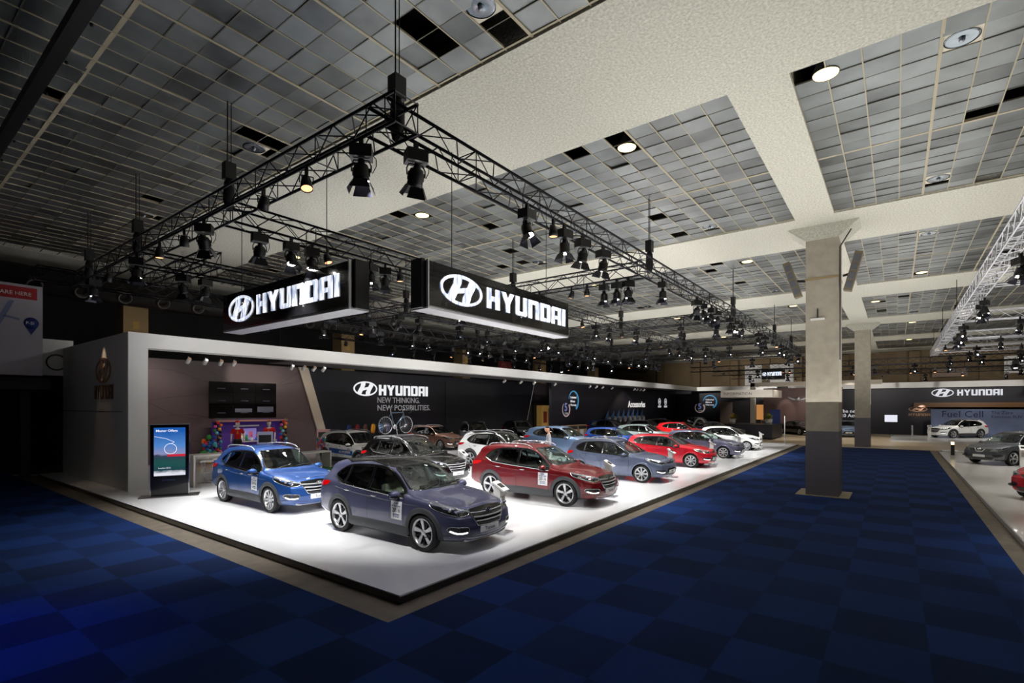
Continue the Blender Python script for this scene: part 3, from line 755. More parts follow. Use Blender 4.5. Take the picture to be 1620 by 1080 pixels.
# recessed hall lamps
def lamp(x, y, lit, first={}):
    key = lit
    if key not in first:
        o = empty('ceiling_lamp', (x, y, CEIL))
        m = MB(); z = -.0 if not lit else -.02
        if not lit:
            m.box((-.26, -.27, .02), (.26, .27, .035), mat('lamp_plate', (205, 198, 180), .6)); m.build('mounting_plate', o)
            m = MB(); m.lathe([(.235, .018), (.235, .005), (.20, .008), (.12, .0), (.05, .012), (.001, .012)], mat('reflector', (120, 128, 135), .15, 1), 28, cap=False); m.ball((0, 0, .0), (.045, .045, .05), M_lens); m.build('reflector', o)
        else:
            m = MB(); m.lathe([(.07, .45), (.12, .28), (.21, .06), (.215, .0)], M_plas, 24, cap=False); m.build('lamp_shade', o)
            m = MB(); m.lathe([(.205, .012), (.2, .0), (.001, -.0)], glow('hall_lamp_glow', (255, 232, 168), 3.2), 24, cap=False); m.build('lamp_diffuser', o)
        first[key] = o; return o
    o = copy_tree(first[key]); o.location = (x, y, CEIL); return o
ordw = ['first', 'second', 'third', 'fourth', 'fifth', 'sixth', 'seventh', 'eighth', 'ninth', 'tenth', 'eleventh', 'twelfth', 'thirteenth', 'fourteenth', 'fifteenth', 'sixteenth', 'seventeenth', 'eighteenth', 'nineteenth', 'twentieth', 'twenty-first', 'twenty-second', 'twenty-third', 'twenty-fourth', 'twenty-fifth', 'twenty-sixth', 'twenty-seventh', 'twenty-eighth', 'twenty-ninth', 'thirtieth', 'thirty-first', 'thirty-second', 'thirty-third', 'thirty-fourth', 'thirty-fifth', 'thirty-sixth', 'thirty-seventh', 'thirty-eighth', 'thirty-ninth', 'fortieth']
cnt = {0: 0, 1: 0}
for (x, y), lit in sorted(LAMPS.items(), key=lambda k: k[0][0]*.8+k[0][1]*.6):
    o = lamp(x, y, lit); n = cnt[lit]; cnt[lit] += 1
    tag(o, ('lit round yellow-white lamp in the tiled ceiling, %s nearest of the lit ones' if lit else 'unlit round silver reflector in the tiled ceiling, %s nearest of the unlit ones') % ordw[n], 'ceiling lamp', 'lit ceiling lamps' if lit else 'unlit ceiling lamps')
    if lit: light('SPOT', 'lamp_bulb', (0, 0, -.03), 70, (1, .86, .66), None, .15, 150, .8, parent=o)
# columns
def column(x, y, lab, flare=True):
    o = empty('concrete_column', (x, y, 0))
    m = MB(); m.box((-.57, -.46, 2.1), (.57, .46, 8.35), M_col); m.build('shaft', o)
    m = MB(); m.box((-.575, -.465, 0), (.575, .465, 2.1), M_colg); m.build('painted_base', o)
    m = MB()
    P = [(-.57, -.46, 8.35), (.57, -.46, 8.35), (.57, .46, 8.35), (-.57, .46, 8.35), (-.59, -1.05, CEIL), (.59, -1.05, CEIL), (.59, 1.05, CEIL), (-.59, 1.05, CEIL)]
    m.add(P, [(0,1,2,3)[::-1], (4,5,6,7), (0,1,5,4), (1,2,6,5), (2,3,7,6), (3,0,4,7)], M_beam); m.build('capital', o)
    m = MB(); m.box((-.75, -.75, 0), (.75, .75, .012), mat('plinth_strip', (150, 138, 112), .7)); m.build('floor_plate', o)
    tag(o, lab, 'column'); return o
c1 = column(19.85, 1.93, 'large square concrete column with grey painted base standing in the aisle')
c2 = column(44.5, 1.93, 'smaller-looking distant square concrete column behind the large one')
for k, xx in enumerate((8.55, 20.3, 31.9, 43.6, 55.2)):
    o = empty('wall_pillar', (xx, 29.4, 0)); MB().box((-.5, -.5, 0), (.5, .5, 8.8), mat('tan_pillar', (158, 132, 92), .8)).build('shaft', o)
    MB().box((-.12, -.512, 6.6), (.12, -.5, 6.95), mat('notice', (190, 150, 70), .6)).build('notice', o)
    tag(o, 'tan concrete pillar behind the white header wall, %s from the left' % ordw[k], 'pillar', 'wall pillars')
# infrared heater panels strapped on the near column
def heater(x, y, z, tilt, lab):
    o = empty('heater_panel', (x, y, z)); m = MB(); M = mat('heater_case', (120, 108, 88), .6); T = TR((0, 0, 0), rx=tilt)
    m.box((-.28, -.10, -.62), (.02, .12, .62), M, T); m.build('casing', o)
    g = MB()
    for k in range(4): g.box((-.30, -.07, -.54+k*.28), (-.28, .09, -.33+k*.28), mat('grille_grey', (96, 98, 104), .5), T)
    g.build('grille', o); MB().tube((0, 0, 0), (.3, -.3 if y > 2 else .3, .0), .04, M_plas).build('bracket', o)
    return tag(o, lab, 'heater')
heater(19.5, 2.78, 7.15, -.30, 'tilted beige heater panel on the left side of the large column')
heater(19.6, 1.08, 7.2, .26, 'tilted beige heater panel on the right side of the large column')
m = MB(); m.box((-.585, -.48, -.05), (.585, .48, .02), mat('strap', (150, 132, 96), .6)); o = m.build('column_strap', None, (19.85, 1.93, 7.1)); tag(o, 'thin beige strap wrapped around the large column', 'strap')
m = MB(); m.path([(0, 0, 0), (0, 0, 3.6), (-.02, -.3, 4.1)], .02, M_plas); o = m.build('conduit_pipe', None, (19.24, 1.43, 4.4)); tag(o, 'dark conduit pipe running up the corner of the large column', 'pipe')
o = empty('wifi_box', (19.25, 2.05, 5.75)); MB().box((-.06, -.2, -.03), (.02, .2, .03), M_wall).build('housing', o); MB().tube((0, 0, 0), (0, 0, .35), .02, M_plas).build('stem', o)
tag(o, 'small white access box on the front of the large column', 'device')
# black cable track and air duct
m = MB(); m.box((-.09, -26, -.09), (.09, 26, .09), M_case)
for k in range(40): m.ball((.12, -25+k*1.3, -.1), .03, M_steel, 6, 4)
o = m.build('cable_track', None, (2.02, 1.5, 8.35)); tag(o, 'long black cable track under the ceiling at upper left', 'cable track')
duct = empty('air_duct', (28, 27.4, 7.95)); m = MB(); m.tube((-40, 0, 0), (38, 0, 0), .55, mat('duct_metal', (48, 44, 42), .5, .5), n=24); m.build('pipe', duct)
nz = MB().lathe([(.30, .0), (.26, .28), (.20, .28), (.20, .05), (.001, .05)], mat('nozzle', (90, 84, 80), .4, .6), 20, cap=False).mesh('nozzle')
for k in range(28):
    n = bpy.data.objects.new('nozzle', nz); COL.objects.link(n); n.parent = duct; n.location = (-23.4+k*1.46, -.42, -.22); n.rotation_euler = (R(118), 0, 0)
tag(duct, 'long dark round air duct with row of round nozzles behind the stand', 'duct')
# the big map banner and things at the far left
o = empty('map_banner', (0, 26.5, 0)); m = MB(); m.box((-6, .05, 4.1), (4.80, .08, 7.55), mat('banner_cloth', (176, 172, 182), .8)); m.build('cloth', o)
m = MB(); m.box((-5, .04, 7.0), (4.64, .05, 7.45), mat('banner_red', (170, 20, 34), .6)); m.text('YOU ARE HERE', .2, basis((3.12, .035, 7.13), (1, 0, 0), (0, 0, 1)), M_white, .002); m.build('red_heading', o)
m = MB(); Mb = mat('map_blue', (120, 130, 170), .8)
m.add([(3.2, .04, 5.4), (3.4, .04, 5.4), (4.0, .04, 6.9), (3.85, .04, 6.9)], [(0, 1, 2, 3)], Mb); m.add([(3.7, .04, 6.35), (4.15, .04, 6.25), (4.15, .04, 6.17), (3.7, .04, 6.27)], [(0, 1, 2, 3)], Mb)
Mp = mat('pin_blue', (28, 50, 120), .7)
m.lathe([(.001, 0), (.22, 0), (.22, .01), (.001, .01)], Mp, 20, basis((4.47, .035, 6.1), (1, 0, 0), (0, 0, 1))); m.add([(4.26, .03, 6.03), (4.68, .03, 6.03), (4.47, .03, 5.65)], [(0, 1, 2)], Mp)
m.text('P-SI', .16, basis((4.31, .015, 6.05), (1, 0, 0), (0, 0, 1)), M_white, .002); m.build('map_print', o)
tag(o, 'big hanging white map banner with red heading at far left', 'banner')
o = empty('round_logo_panel', (5.3, 28.05, 0)); MB().box((-.5, .0, 4.2), (.75, .05, 5.7), M_wall).build('board', o)
MB().lathe([(.34, 0), (.34, .02), (.29, .02), (.29, 0)], M_ink, 28, basis((.2, -.01, 4.75), (1, 0, 0), (0, 0, 1)), cap=False).build('ring_mark', o); tag(o, 'white panel with black drop mark behind the left wall', 'panel')
o = empty('exit_sign', (1.35, 27.6, 2.75)); MB().box((-.3, 0, -.1), (.05, .05, .1), M_wall).build('left_panel', o); MB().box((.1, 0, -.12), (.36, .05, .12), glow('exit_glow', (255, 235, 225), .35)).build('right_panel', o); tag(o, 'small pale exit sign in the dark passage at far left', 'sign')
o = empty('wall_clock', (1.5, 27.6, 1.95)); MB().box((-.4, 0, -.3), (.4, .04, .3), mat('dim_board', (60, 58, 58), .6)).build('board', o); MB().lathe([(.24, 0), (.24, .03), (.001, .03)], M_case, 24, basis((0, -.03, 0), (1, 0, 0), (0, 0, 1))).build('dial', o); tag(o, 'round dark clock on board in dark passage at far left', 'clock')
MB_ = MB().box((-12, 27.9, 3.6), (5.3, 28.2, 4.05), mat('dim_lintel', (70, 68, 66), .7)); struct(MB_.build('trim_2'))
m = MB()
for k in range(7): m.box((-3.6+k*1.35, 28.6, 0), (-3.3+k*1.35, 28.9, 3.6), mat('passage_frame', (46, 40, 36), .7))
struct(m.build('trim_3'))
# ------------------------------------------------------------------ the big stand
PX, PY = 4.96, 5.81
o = MB(); o.box((PX+.02, PY+.02, .10), (43.2, 28.25, .12), M_whitegl); pf = o.build('stand_platform')
o2 = MB(); o2.box((PX, PY, 0), (43.22, 28.25, .1), M_black); o2.build('black_edge', pf)
sm = MB()
for y in range(1, 10): sm.box((PX+.02, PY+2.44*y, .1195), (43.2, PY+2.44*y+.006, .1203), mat('seam', (190, 190, 192), .5))
for x in range(1, 31): sm.box((PX+1.22*x, PY+.02, .1195), (PX+1.22*x+.005, 28.2, .1203), MATS['seam'])
sm.build('floor_seams', pf); tag(pf, 'long glossy white display platform with black edge', 'platform')
HZ0, HZ1 = 4.86, 5.35
o = empty('portal_frame', (5.7, 20, .12))
MB().box((0, 0, 0), (.55, .6, HZ0-.12), M_wall).build('post', o); MB().box((0, 0, HZ0-.12), (60.0, .6, HZ1-.12), M_wall).build('header', o)
MB().box((59.4, -9.0, HZ0-.12), (60.0, 0, HZ1-.12), M_wall).build('header', o)
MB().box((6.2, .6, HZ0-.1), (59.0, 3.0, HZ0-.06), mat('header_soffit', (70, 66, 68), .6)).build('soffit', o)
tag(o, 'long white portal frame with header beam running above the cars', 'portal frame')
o = empty('side_wall', (5.7, 20.6, .12)); MB().box((0, 0, 0), (.3, 7.4, HZ1-.12), M_wall).build('panel', o)
MB().box((-.004, 0, 2.6), (0, 7.4, 2.62), M_plas).build('joint', o)
lg = MB(); emblem(lg, 1.7, .9, basis((-.005, 1.95, 4.07), (0, -1, 0), (0, 0, 1)), mat('bronze_logo', (150, 122, 100), .32, .7), .03); lg.build('emblem', o)
lg = MB(); word(lg, 'HYUNDAI', .5, basis((-.005, 2.95, 3.05), (0, -1, 0), (0, 0, 1)), MATS['bronze_logo'], .012, .73); lg.build('lettering', o)
tag(o, 'tall white side wall with dim raised emblem and lettering, left end of stand', 'wall panel')
# plain back part of the enclosure
def panel(name, a, b_, m, lab, cat='wall panel'):
    return tag(MB().box(a, b_, m).build(name), lab, cat)
WT = 5.22
o = empty('lounge_wall', (6, 28.3, .12)); MB().prism([(0, 0), (12.2, 0), (10.6, WT-.12), (0, WT-.12)], basis((0, .02, 0), (1, 0, 0), (0, 0, 1)), .06, M_purple).build('panel', o)
ln = MB(); Ml = mat('etched_line', (70, 56, 58), .5)
for P in ([(0,3.9),(3.5,4.6),(7,3.6),(10.5,4.3)], [(0,2.2),(3,3.1),(6.5,3.3),(10.6,1.9)], [(0,4.8),(2.5,3.2),(5,2.2),(8.4,3.6),(10.6,4.9)], [(0,1.2),(4.2,2.4),(8,1.6),(10.6,2.9)], [(0,3.0),(2,1.3),(6,1.0),(10.6,1.1)], [(5,4.9),(7.6,3.5),(9,2.0),(10.6,.8)]):
    Q = catmull([(x, -.004, z) for x, z in P], 8, False); ln.path([q-Vector((0, .04, 0)) for q in Q], .006, Ml, 4)
ln.build('etched_lines', o); tag(o, 'aubergine lounge wall etched with thin crossing lines', 'wall panel')
o = MB(); o.prism([(16.35, 5.22), (16.95, 5.22), (18.55, .12), (18.0, .12)], basis((0, 28.2, 0), (1, 0, 0), (0, 0, 1)), .12, mat('cream_bar', (196, 186, 168), .6)); tag(o.build('slanted_bar'), 'slanted cream bar dividing aubergine wall and black wall', 'bar')
panel('black_back_wall', (16.6, 28.34, .12), (41.2, 28.58, WT), M_dark, 'black back wall carrying white slogan behind the bicycle car')
panel('recessed_dark_panel', (28.8, 28.30, .12), (35.2, 28.33, 4.9), mat('charcoal_panel', (30, 31, 36), .6), 'plain charcoal panel set on the black back wall')
o = MB(); o.prism([(41.05, WT), (41.12, WT), (39.9, 1.6), (39.83, 1.6)], basis((0, 28.3, 0), (1, 0, 0), (0, 0, 1)), .04, M_wall); tag(o.build('thin_slanted_strip'), 'thin slanted white strip at right end of black wall', 'strip')
panel('aubergine_end_panel', (41.2, 28.34, .12), (43.2, 28.58, WT), mat('aubergine_dark', (50, 42, 50), .6), 'narrow aubergine panel right of the thin slanted strip')
panel('black_partition', (43.2, 28.6, .12), (50, 28.8, WT), M_case, 'black partition behind the doorway of the stand')
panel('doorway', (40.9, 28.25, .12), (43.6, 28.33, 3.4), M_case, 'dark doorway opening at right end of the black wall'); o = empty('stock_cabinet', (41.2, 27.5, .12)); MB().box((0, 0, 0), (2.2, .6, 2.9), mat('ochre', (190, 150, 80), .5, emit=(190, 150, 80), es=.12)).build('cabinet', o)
m = MB(); m.box((.3, -.02, 1.2), (.9, 0, 2.3), mat('poster_red', (150, 50, 36), .6)); m.box((1.1, -.02, .5), (1.9, 0, 2.6), mat('poster_tan', (160, 120, 70), .6)); m.build('door', o); tag(o, 'ochre lit cabinet seen through dark doorway of stand', 'cabinet')
AY = 22.9
o = empty('accessories_wall', (35.8, AY, .12)); MB().box((0, 0, 0), (30.2, .25, WT-.3), M_dark).build('panel', o); tag(o, 'black wall with accessories sign and warranty mark behind the cars', 'wall panel')
panel('end_wall', (66, -24, .02), (66.25, AY+.2, 5.2), M_dark, 'black end wall carrying white brand name at far right')
panel('end_header', (65.65, -24, HZ0-.05), (65.95, 9.9, 5.38), M_wall, 'white header strip above the far black end wall')
# slogan lettering
W1 = basis((0, 28.33, 0), (1, 0, 0), (0, 0, 1))
sg = empty('brand_sign', (20.3, 28.33, 3.68)); m = MB(); emblem(m, 1.9, .98, basis((.95, 0, .42), (1, 0, 0), (0, 0, 1)), glow('sign_white', (250, 252, 255), .9), .03); m.build('emblem', sg)
m = MB(); word(m, 'HYUNDAI', .72, basis((2.05, 0, .0), (1, 0, 0), (0, 0, 1)), MATS['sign_white'], .03, 1.10); m.build('lettering', sg); tag(sg, 'white brand name and emblem on black wall behind bicycle car', 'sign')
sl = empty('slogan', (22.2, 28.33, 2.6)); MS = mat('slogan_grey', (190, 190, 196), .5, emit=(190, 190, 196), es=.25)
for tx, zz, wd in (('NEW THINKING.', .56, 3.9), ('NEW POSSIBILITIES.', .03, 4.95)):
    m = MB(); m.text(tx, .56, basis((0, 0, zz), (1, 0, 0), (0, 0, 1)), MS, .006)
    w0 = max(v[0] for v in m.v); m.v = [(v[0]*wd/w0, v[1], v[2]) for v in m.v]; m.build('slogan_line', sl)
tag(sl, 'two-line grey slogan under the brand name on black wall', 'sign')
# warranty marks
def warranty(loc, ux, lab, s=1.0):
    o = empty('warranty_mark', loc); ux = Vector(ux); M = lambda x, z: Vector(ux*x*s+Vector((0, 0, z*s)))
    uy = (0, 0, 1)
    def arc(cx, cz, r0, a0, a1, w0, w1, m_, name):
        mb = MB(); n = 24
        for i in range(n):
            q = []
            for k, e in ((i, -1), (i+1, -1), (i+1, 1), (i, 1)):
                t = k/n; a = R(a0+(a1-a0)*t); wd = (w0+(w1-w0)*t)/2; q.append(((cx+(r0+e*wd)*cos(a))*s, (cz+(r0+e*wd)*sin(a))*s))
            mb.prism(q, basis((0, 0, 0), ux, uy), .02, m_)
        mb.build(name, o)
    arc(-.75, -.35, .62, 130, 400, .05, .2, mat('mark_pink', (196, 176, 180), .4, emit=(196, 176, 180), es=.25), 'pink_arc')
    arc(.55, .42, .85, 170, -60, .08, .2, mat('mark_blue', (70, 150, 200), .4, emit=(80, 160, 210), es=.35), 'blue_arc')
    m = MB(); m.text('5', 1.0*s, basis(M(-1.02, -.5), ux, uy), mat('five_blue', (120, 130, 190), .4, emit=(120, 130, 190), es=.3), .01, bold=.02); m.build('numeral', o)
    m = MB(); m.text('YEAR', .24*s, basis(M(-1.0, -.8), ux, uy), M_white, .005, bold=.006); m.build('caption', o)
    m = MB()
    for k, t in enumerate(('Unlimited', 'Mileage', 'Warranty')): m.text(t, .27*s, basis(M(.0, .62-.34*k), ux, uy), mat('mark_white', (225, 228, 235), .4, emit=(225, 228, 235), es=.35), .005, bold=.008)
    m.build('wording', o); return tag(o, lab, 'sign')
warranty((38.8, AY-.03, 3.02), (1, 0, 0), 'five year warranty mark on black wall, left of accessories sign', .98)
warranty((65.95, 19.2, 3.1), (0, -1, 0), 'five year warranty mark on far end wall beside information sign', .95)
o = MB(); o.text('Accessories', .95, basis((0, 0, 0), (1, 0, 0), (0, 0, 1)), glow('sign_soft', (240, 236, 232), .8), .01, bold=.02); tag(o.build('accessories_sign', None, (50.9, AY-.03, 2.85)), 'white accessories wording on black wall', 'sign')
o = empty('partner_logos', (59.9, AY-.03, 3.15)); 
for k, xx in enumerate((0, 2.0)):
    m = MB(); n = 20; Mlg = glow('logo_soft', (225, 225, 230), .55); m.lathe([(.42, 0), (.42, .02), (.30, .02), (.30, 0)], Mlg, 20, basis((xx, 0, .35), (1, 0, 0), (0, 0, 1)), cap=False); m.box((xx-.18, -.02, .2), (xx+.18, 0, .5), Mlg); m.box((xx-.5, -.02, -.35), (xx+.5, 0, -.12), Mlg); m.build('logo', o)
MB().box((-.9, .0, -.8), (2.9, .02, 1.1), M_ink).build('board', o); tag(o, 'black board with two white round logos on back wall', 'sign')
# video wall of nine screens
o = empty('video_wall', (11.5, 28.22, 2.3)); Msc = mat('screen_off', (8, 8, 11), .12, coat=.3)
for i in range(3):
    for j in range(3):
        s_ = MB(); s_.box((i*1.19, 0, j*.64), (i*1.19+1.175, .08, j*.64+.63), Msc); s_.box((i*1.19+.4, -.003, j*.64+.25), (i*1.19+.8, 0, j*.64+.30), mat('screen_mark', (52, 52, 66), .3, emit=(60, 60, 80), es=.12))
        if j == 0 and i > 0: s_.box((i*1.19+.1, -.004, .30), (i*1.19+1.0, 0, .40+.1*i), mat('screen_pic', (90, 92, 104), .3, emit=(70, 74, 84), es=.3))
        s_.build('screen', o)
tag(o, 'video wall of nine dark screens on aubergine wall', 'video wall')
# hanging box signs
def led_sign(name, o, fx, body_len, thick, h, lab, capw=.42):
    """local x runs along the reading direction, local -y is the reading side"""
    b = MB(); b.box((0, 0, 0), (body_len, thick, h), M_black); b.build('casing', o)
    m = MB(); m.box((0, .0, -.05), (body_len, thick, -.0), M_silver)
    for k in range(3): m.box((0, -.02, -.035+.02*k), (body_len, 0, -.027+.02*k), M_chr)
    m.build('bottom_trim', o)
    g = MB(); emblem(g, 1.42*fx, .70, basis((.36+.71*fx, -.004, h*.52), (1, 0, 0), (0, 0, 1)), M_led, .02); g.build('emblem', o)
    g = MB(); word(g, 'HYUNDAI', .50, basis((.36+1.6*fx, -.004, h*.52-.25), (1, 0, 0), (0, 0, 1)), M_led, .02, 1.28*fx); g.build('lettering', o)
M_led = mat('led_letters', (200, 208, 225), .3, emit=(232, 240, 255), es=1.0)
def led_pattern(m):
    nt = m.node_tree; b = nt.nodes['Principled BSDF']; tc = nt.nodes.new('ShaderNodeTexCoord'); n = nt.nodes.new('ShaderNodeTexNoise'); n.inputs['Scale'].default_value = 5
    mp = nt.nodes.new('ShaderNodeMapping'); mp.inputs['Scale'].default_value = (3, 1, .5); nt.links.new(tc.outputs['Object'], mp.inputs[0]); nt.links.new(mp.outputs[0], n.inputs['Vector'])
    r = nt.nodes.new('ShaderNodeValToRGB'); r.color_ramp.elements[0].position = .38; r.color_ramp.elements[0].color = (.22, .30, .5, 1); r.color_ramp.elements[1].position = .52; r.color_ramp.elements[1].color = (.93, .95, 1, 1)
    nt.links.new(n.outputs['Fac'], r.inputs[0]); nt.links.new(r.outputs[0], b.inputs['Emission Color'])
led_pattern(M_led)
o = empty('hanging_brand_sign', (7.6, 8.0, 5.06)); led_sign('r', o, 1.0, 5.85, .5, .98, '')
cp = MB(); cp.box((-.10, .08, -.03), (0, .42, 1.02), M_case); cp.box((-.02, -.03, -.03), (.02, .03, 1.0), M_silver); cp.build('end_cap', o)
tag(o, 'right hanging black box sign with lit white emblem and lettering', 'hanging sign')
o = empty('hanging_brand_sign', (6.57, 15.2, 5.04), -pi/2); led_sign('l', o, .98, 5.9, .5, .98, '')
cp = MB(); cp.box((5.9, .08, -.03), (6.0, .42, 1.02), M_case); cp.box((5.88, -.03, -.03), (5.92, .03, 1.0), M_silver); cp.build('end_cap', o)
tag(o, 'left hanging black box sign with lit white emblem and lettering', 'hanging sign')
o = empty('hanging_brand_sign', (45.0, 8.7, 5.1), -pi/2); MB().box((0, 0, 0), (1.5, 1.3, .85), M_black).build('casing', o)
g = MB(); emblem(g, .34, .30, basis((.22, -.01, .42), (1, 0, 0), (0, 0, 1)), M_led, .02); word(g, 'HYUNDAI', .30, basis((.45, -.01, .27), (1, 0, 0), (0, 0, 1)), M_led, .02, .58); g.build('lettering', o)
tag(o, 'small distant hanging black box sign above the information desk', 'hanging sign')
def wire(x, y, z0, z1, lab):
    return tag(MB().tube((0, 0, 0), (0, 0, z1-z0), .010, M_steel, n=5).build('suspension_wire', None, (x, y, z0)), lab, 'wire')
wire(6.8, 10.5, 6.02, 8.85, 'thin wire holding the near end of the left hanging sign')
wire(6.8, 14.6, 6.02, 8.85, 'thin wire holding the far end of the left hanging sign')
wire(8.6, 8.25, 6.04, 8.85, 'thin wire holding the near end of the right hanging sign')
wire(12.6, 8.25, 6.04, 8.85, 'thin wire holding the far end of the right hanging sign')
for k, xx in enumerate((11.0, 22.0, 33.0)): wire(xx, 20.3, 5.35, 8.82, 'thin wire holding the white header beam, %s from the left' % ordw[k])
# trusses
ZT0, ZT1 = 6.65, 7.05
def truss(p0, p1, lab, m=None, w_=.4, step=.46, n=5):
    m = m or M_steel; p0 = Vector(p0); p1 = Vector(p1); L = (p1-p0).length; d = (p1-p0).normalized(); s = Vector((-d.y, d.x, 0)); h = w_
    o = empty('lighting_truss', p0); c = [s*-w_/2, s*w_/2, s*w_/2+Vector((0, 0, h)), s*-w_/2+Vector((0, 0, h))]
    for q in c: MB().tube(q, q+d*L, .025, m, n=6).build('chord', o)
    la = MB(); k = int(L/step)
    for i in range(k):
        a = d*(L*i/k); b = d*(L*(i+1)/k); mid = (a+b)/2
        for f in range(4):
            q0, q1 = c[f], c[(f+1) % 4]
            if i % 2: q0, q1 = q1, q0
            la.tube(q0+a, q1+b, .011, m, n=4, cap=False)
            if i % 4 == 0: la.tube(q0+a, q1+a, .011, m, n=4, cap=False)
    la.build('lattice', o); return tag(o, lab, 'truss')
truss((4.6, 5.25, ZT0), (4.6, 20.5, ZT0), 'black lighting truss running left from the near corner')
truss((4.4, 5.65, ZT0), (42.3, 5.65, ZT0), 'long black lighting truss above the aisle edge of the platform')
truss((4.8, 10.9, ZT0), (42.3, 10.9, ZT0), 'long black lighting truss just behind the hanging signs')
truss((4.8, 16.0, ZT0), (42.3, 16.0, ZT0), 'long black lighting truss over the middle car row')
truss((3.5, 20.3, ZT0), (42.3, 20.3, ZT0), 'long black lighting truss near the white header')
truss((6.05, 14.6, ZT0+.02), (6.05, 19.5, ZT0+.02), 'short black lighting truss with a free end, at left')
for k, xx in enumerate((14.0, 23.4, 32.8, 42.2)):
    truss((xx, 5.85, ZT0), (xx, 24.5 if k else 20.1, ZT0), 'black cross truss spanning the platform, %s from the near corner' % ordw[k], step=.5)
truss((16, 24.6, ZT0), (42.3, 24.6, ZT0), 'rearmost long black lighting truss over the back wall', step=.55)
truss((46.5, 5.8, ZT0-.3), (62, 5.8, ZT0-.3), 'far black truss beyond the platform end, parallel to the aisle', step=.6)
for k, xx in enumerate((47, 54, 61.5)): truss((xx, -14, ZT0-.6), (xx, 15, ZT0-.6), 'distant black cross truss over the far stands, %s nearest' % ordw[k], step=.6)
truss((8.0, -2.25, 6.7), (50.5, -2.25, 6.7), 'long silver truss above the edge of the right stand', M_silver, step=.42)
for k, xx in enumerate((22.0, 30.5, 38.0, 43.0, 47.0, 50.3)): truss((xx, -2.5, 6.72), (xx, -16, 6.72), 'silver cross truss over the right stand, %s nearest' % ordw[k], M_silver, step=.5)
# lamps on the trusses
def fixture_parts(kind, tilt, lit=True, hot=None):
    P = {}
    if kind == 'F':
        P['clamp'] = MB().box((-.03, -.03, -.06), (.03, .03, .06), M_case); P['ballast_box'] = MB().box((-.15, -.11, -.24), (.15, .11, -.07), M_case)
        yk = MB(); yk.path([(-.13, 0, -.42), (-.135, 0, -.33), (-.10, 0, -.26), (.10, 0, -.26), (.135, 0, -.33), (.13, 0, -.42)], .010, M_steel, 5)
        yk.path([(.14, 0, -.16), (.2, .02, -.22), (.2, .03, -.32), (.15, .02, -.42)], .006, M_case, 4); P['yoke'] = yk
        T = TR((0, 0, -.42), rx=tilt)
        b = MB(); b.lathe([(.045, .17), (.05, .11), (.09, .09), (.105, .05), (.11, -.08), (.115, -.13), (.10, -.13)], M_case, 16, T, cap=False); b.box((-.12, -.012, -.06), (.12, .012, .05), M_case, T)
        P['lamp_body'] = b
        P['lens'] = MB().lathe([(.098, -.125), (.05, -.132), (.001, -.135)], hot or M_hot, 16, T, cap=False)
        for k in range(4):
            a = k*pi/2; wd = .11 if k % 2 == 0 else .085
            Tk = T @ TR((0, 0, -.13)) @ Matrix.Rotation(a, 4, 'Z') @ TR((0, -.112, 0), rx=-.45)
            P['barn_door.%d' % k] = MB().add([Tk @ Vector(p) for p in ((-wd*.8, 0, 0), (wd*.8, 0, 0), (wd*1.25, 0, -.16), (-wd*1.25, 0, -.16), (-wd*.8, .006, 0), (wd*.8, .006, 0), (wd*1.25, .006, -.16), (-wd*1.25, .006, -.16))], [(0,1,2,3), (7,6,5,4), (0,4,5,1), (2,6,7,3), (1,5,6,2), (3,7,4,0)], M_door)
    else:
        P['clamp'] = MB().box((-.025, -.025, -.08), (.025, .025, .05), M_case)
        yk = MB(); yk.path([(-.10, 0, -.22), (-.10, 0, -.10), (.10, 0, -.10), (.10, 0, -.22)], .009, M_steel, 5); P['yoke'] = yk
        T = TR((0, 0, -.22), rx=tilt)
        b = MB(); b.lathe([(.05, .13), (.06, .12), (.085, .02), (.095, -.10), (.085, -.10)], M_case, 14, T, cap=False); P['lamp_body'] = b
        P['lens'] = MB().lathe([(.084, -.085), (.001, -.09)], M_warm, 14, T, cap=False)
    return P
FX = {}
def fx_template(key, kind, tilt, merged=False, hot=None):
    P = fixture_parts(kind, tilt, hot=hot)
    if merged:
        m = MB()
        for q in P.values():
            for i, f in enumerate(q.f): pass
            off = len(m.v); m.v += q.v
            for f, mi, s in zip(q.f, q.m, q.sm): m.f.append(tuple(v+off for v in f)); m.m.append(m.mi(q.mats[mi])); m.sm.append(s)
        FX[key] = ('mesh', m.mesh('stage_lamp'))
    else: FX[key] = ('parts', [(n.split('.')[0], q.mesh(n.split('.')[0])) for n, q in P.items()])
M_dim = glow('dim_lens', (200, 215, 255), 1.6)
for i, t in enumerate((.0, .3, .55, -.35)):
    fx_template('F%d' % i, 'F', t); fx_template('f%d' % i, 'F', t, True); fx_template('g%d' % i, 'F', t, True, M_dim); fx_template('P%d' % i, 'P', t); fx_template('p%d' % i, 'P', t, True)
def fixture(kind, loc, rz, lab, group=None, tilt=0):
    typ, data = FX[kind+str(tilt)]
    F = kind in 'Ffg'
    if typ == 'mesh':
        o = bpy.data.objects.new('stage_spotlight' if F else 'par_lamp', data); COL.objects.link(o); o.location = loc; o.rotation_euler = (0, 0, rz)
    else:
        o = empty('stage_spotlight' if F else 'par_lamp', loc, rz)
        for n, me in data: c = bpy.data.objects.new(n, me); COL.objects.link(c); c.parent = o
    return tag(o, lab, 'spotlight', group)
FIX = []   # (kind, x, y, truss key)
for y, k in ((5.96,'F'),(7.34,'P'),(8.67,'P'),(11.02,'F'),(11.99,'P'),(13.37,'P'),(14.81,'F'),(17.0,'P'),(18.3,'F')): FIX.append((k, 4.6, y, 'the left truss'))
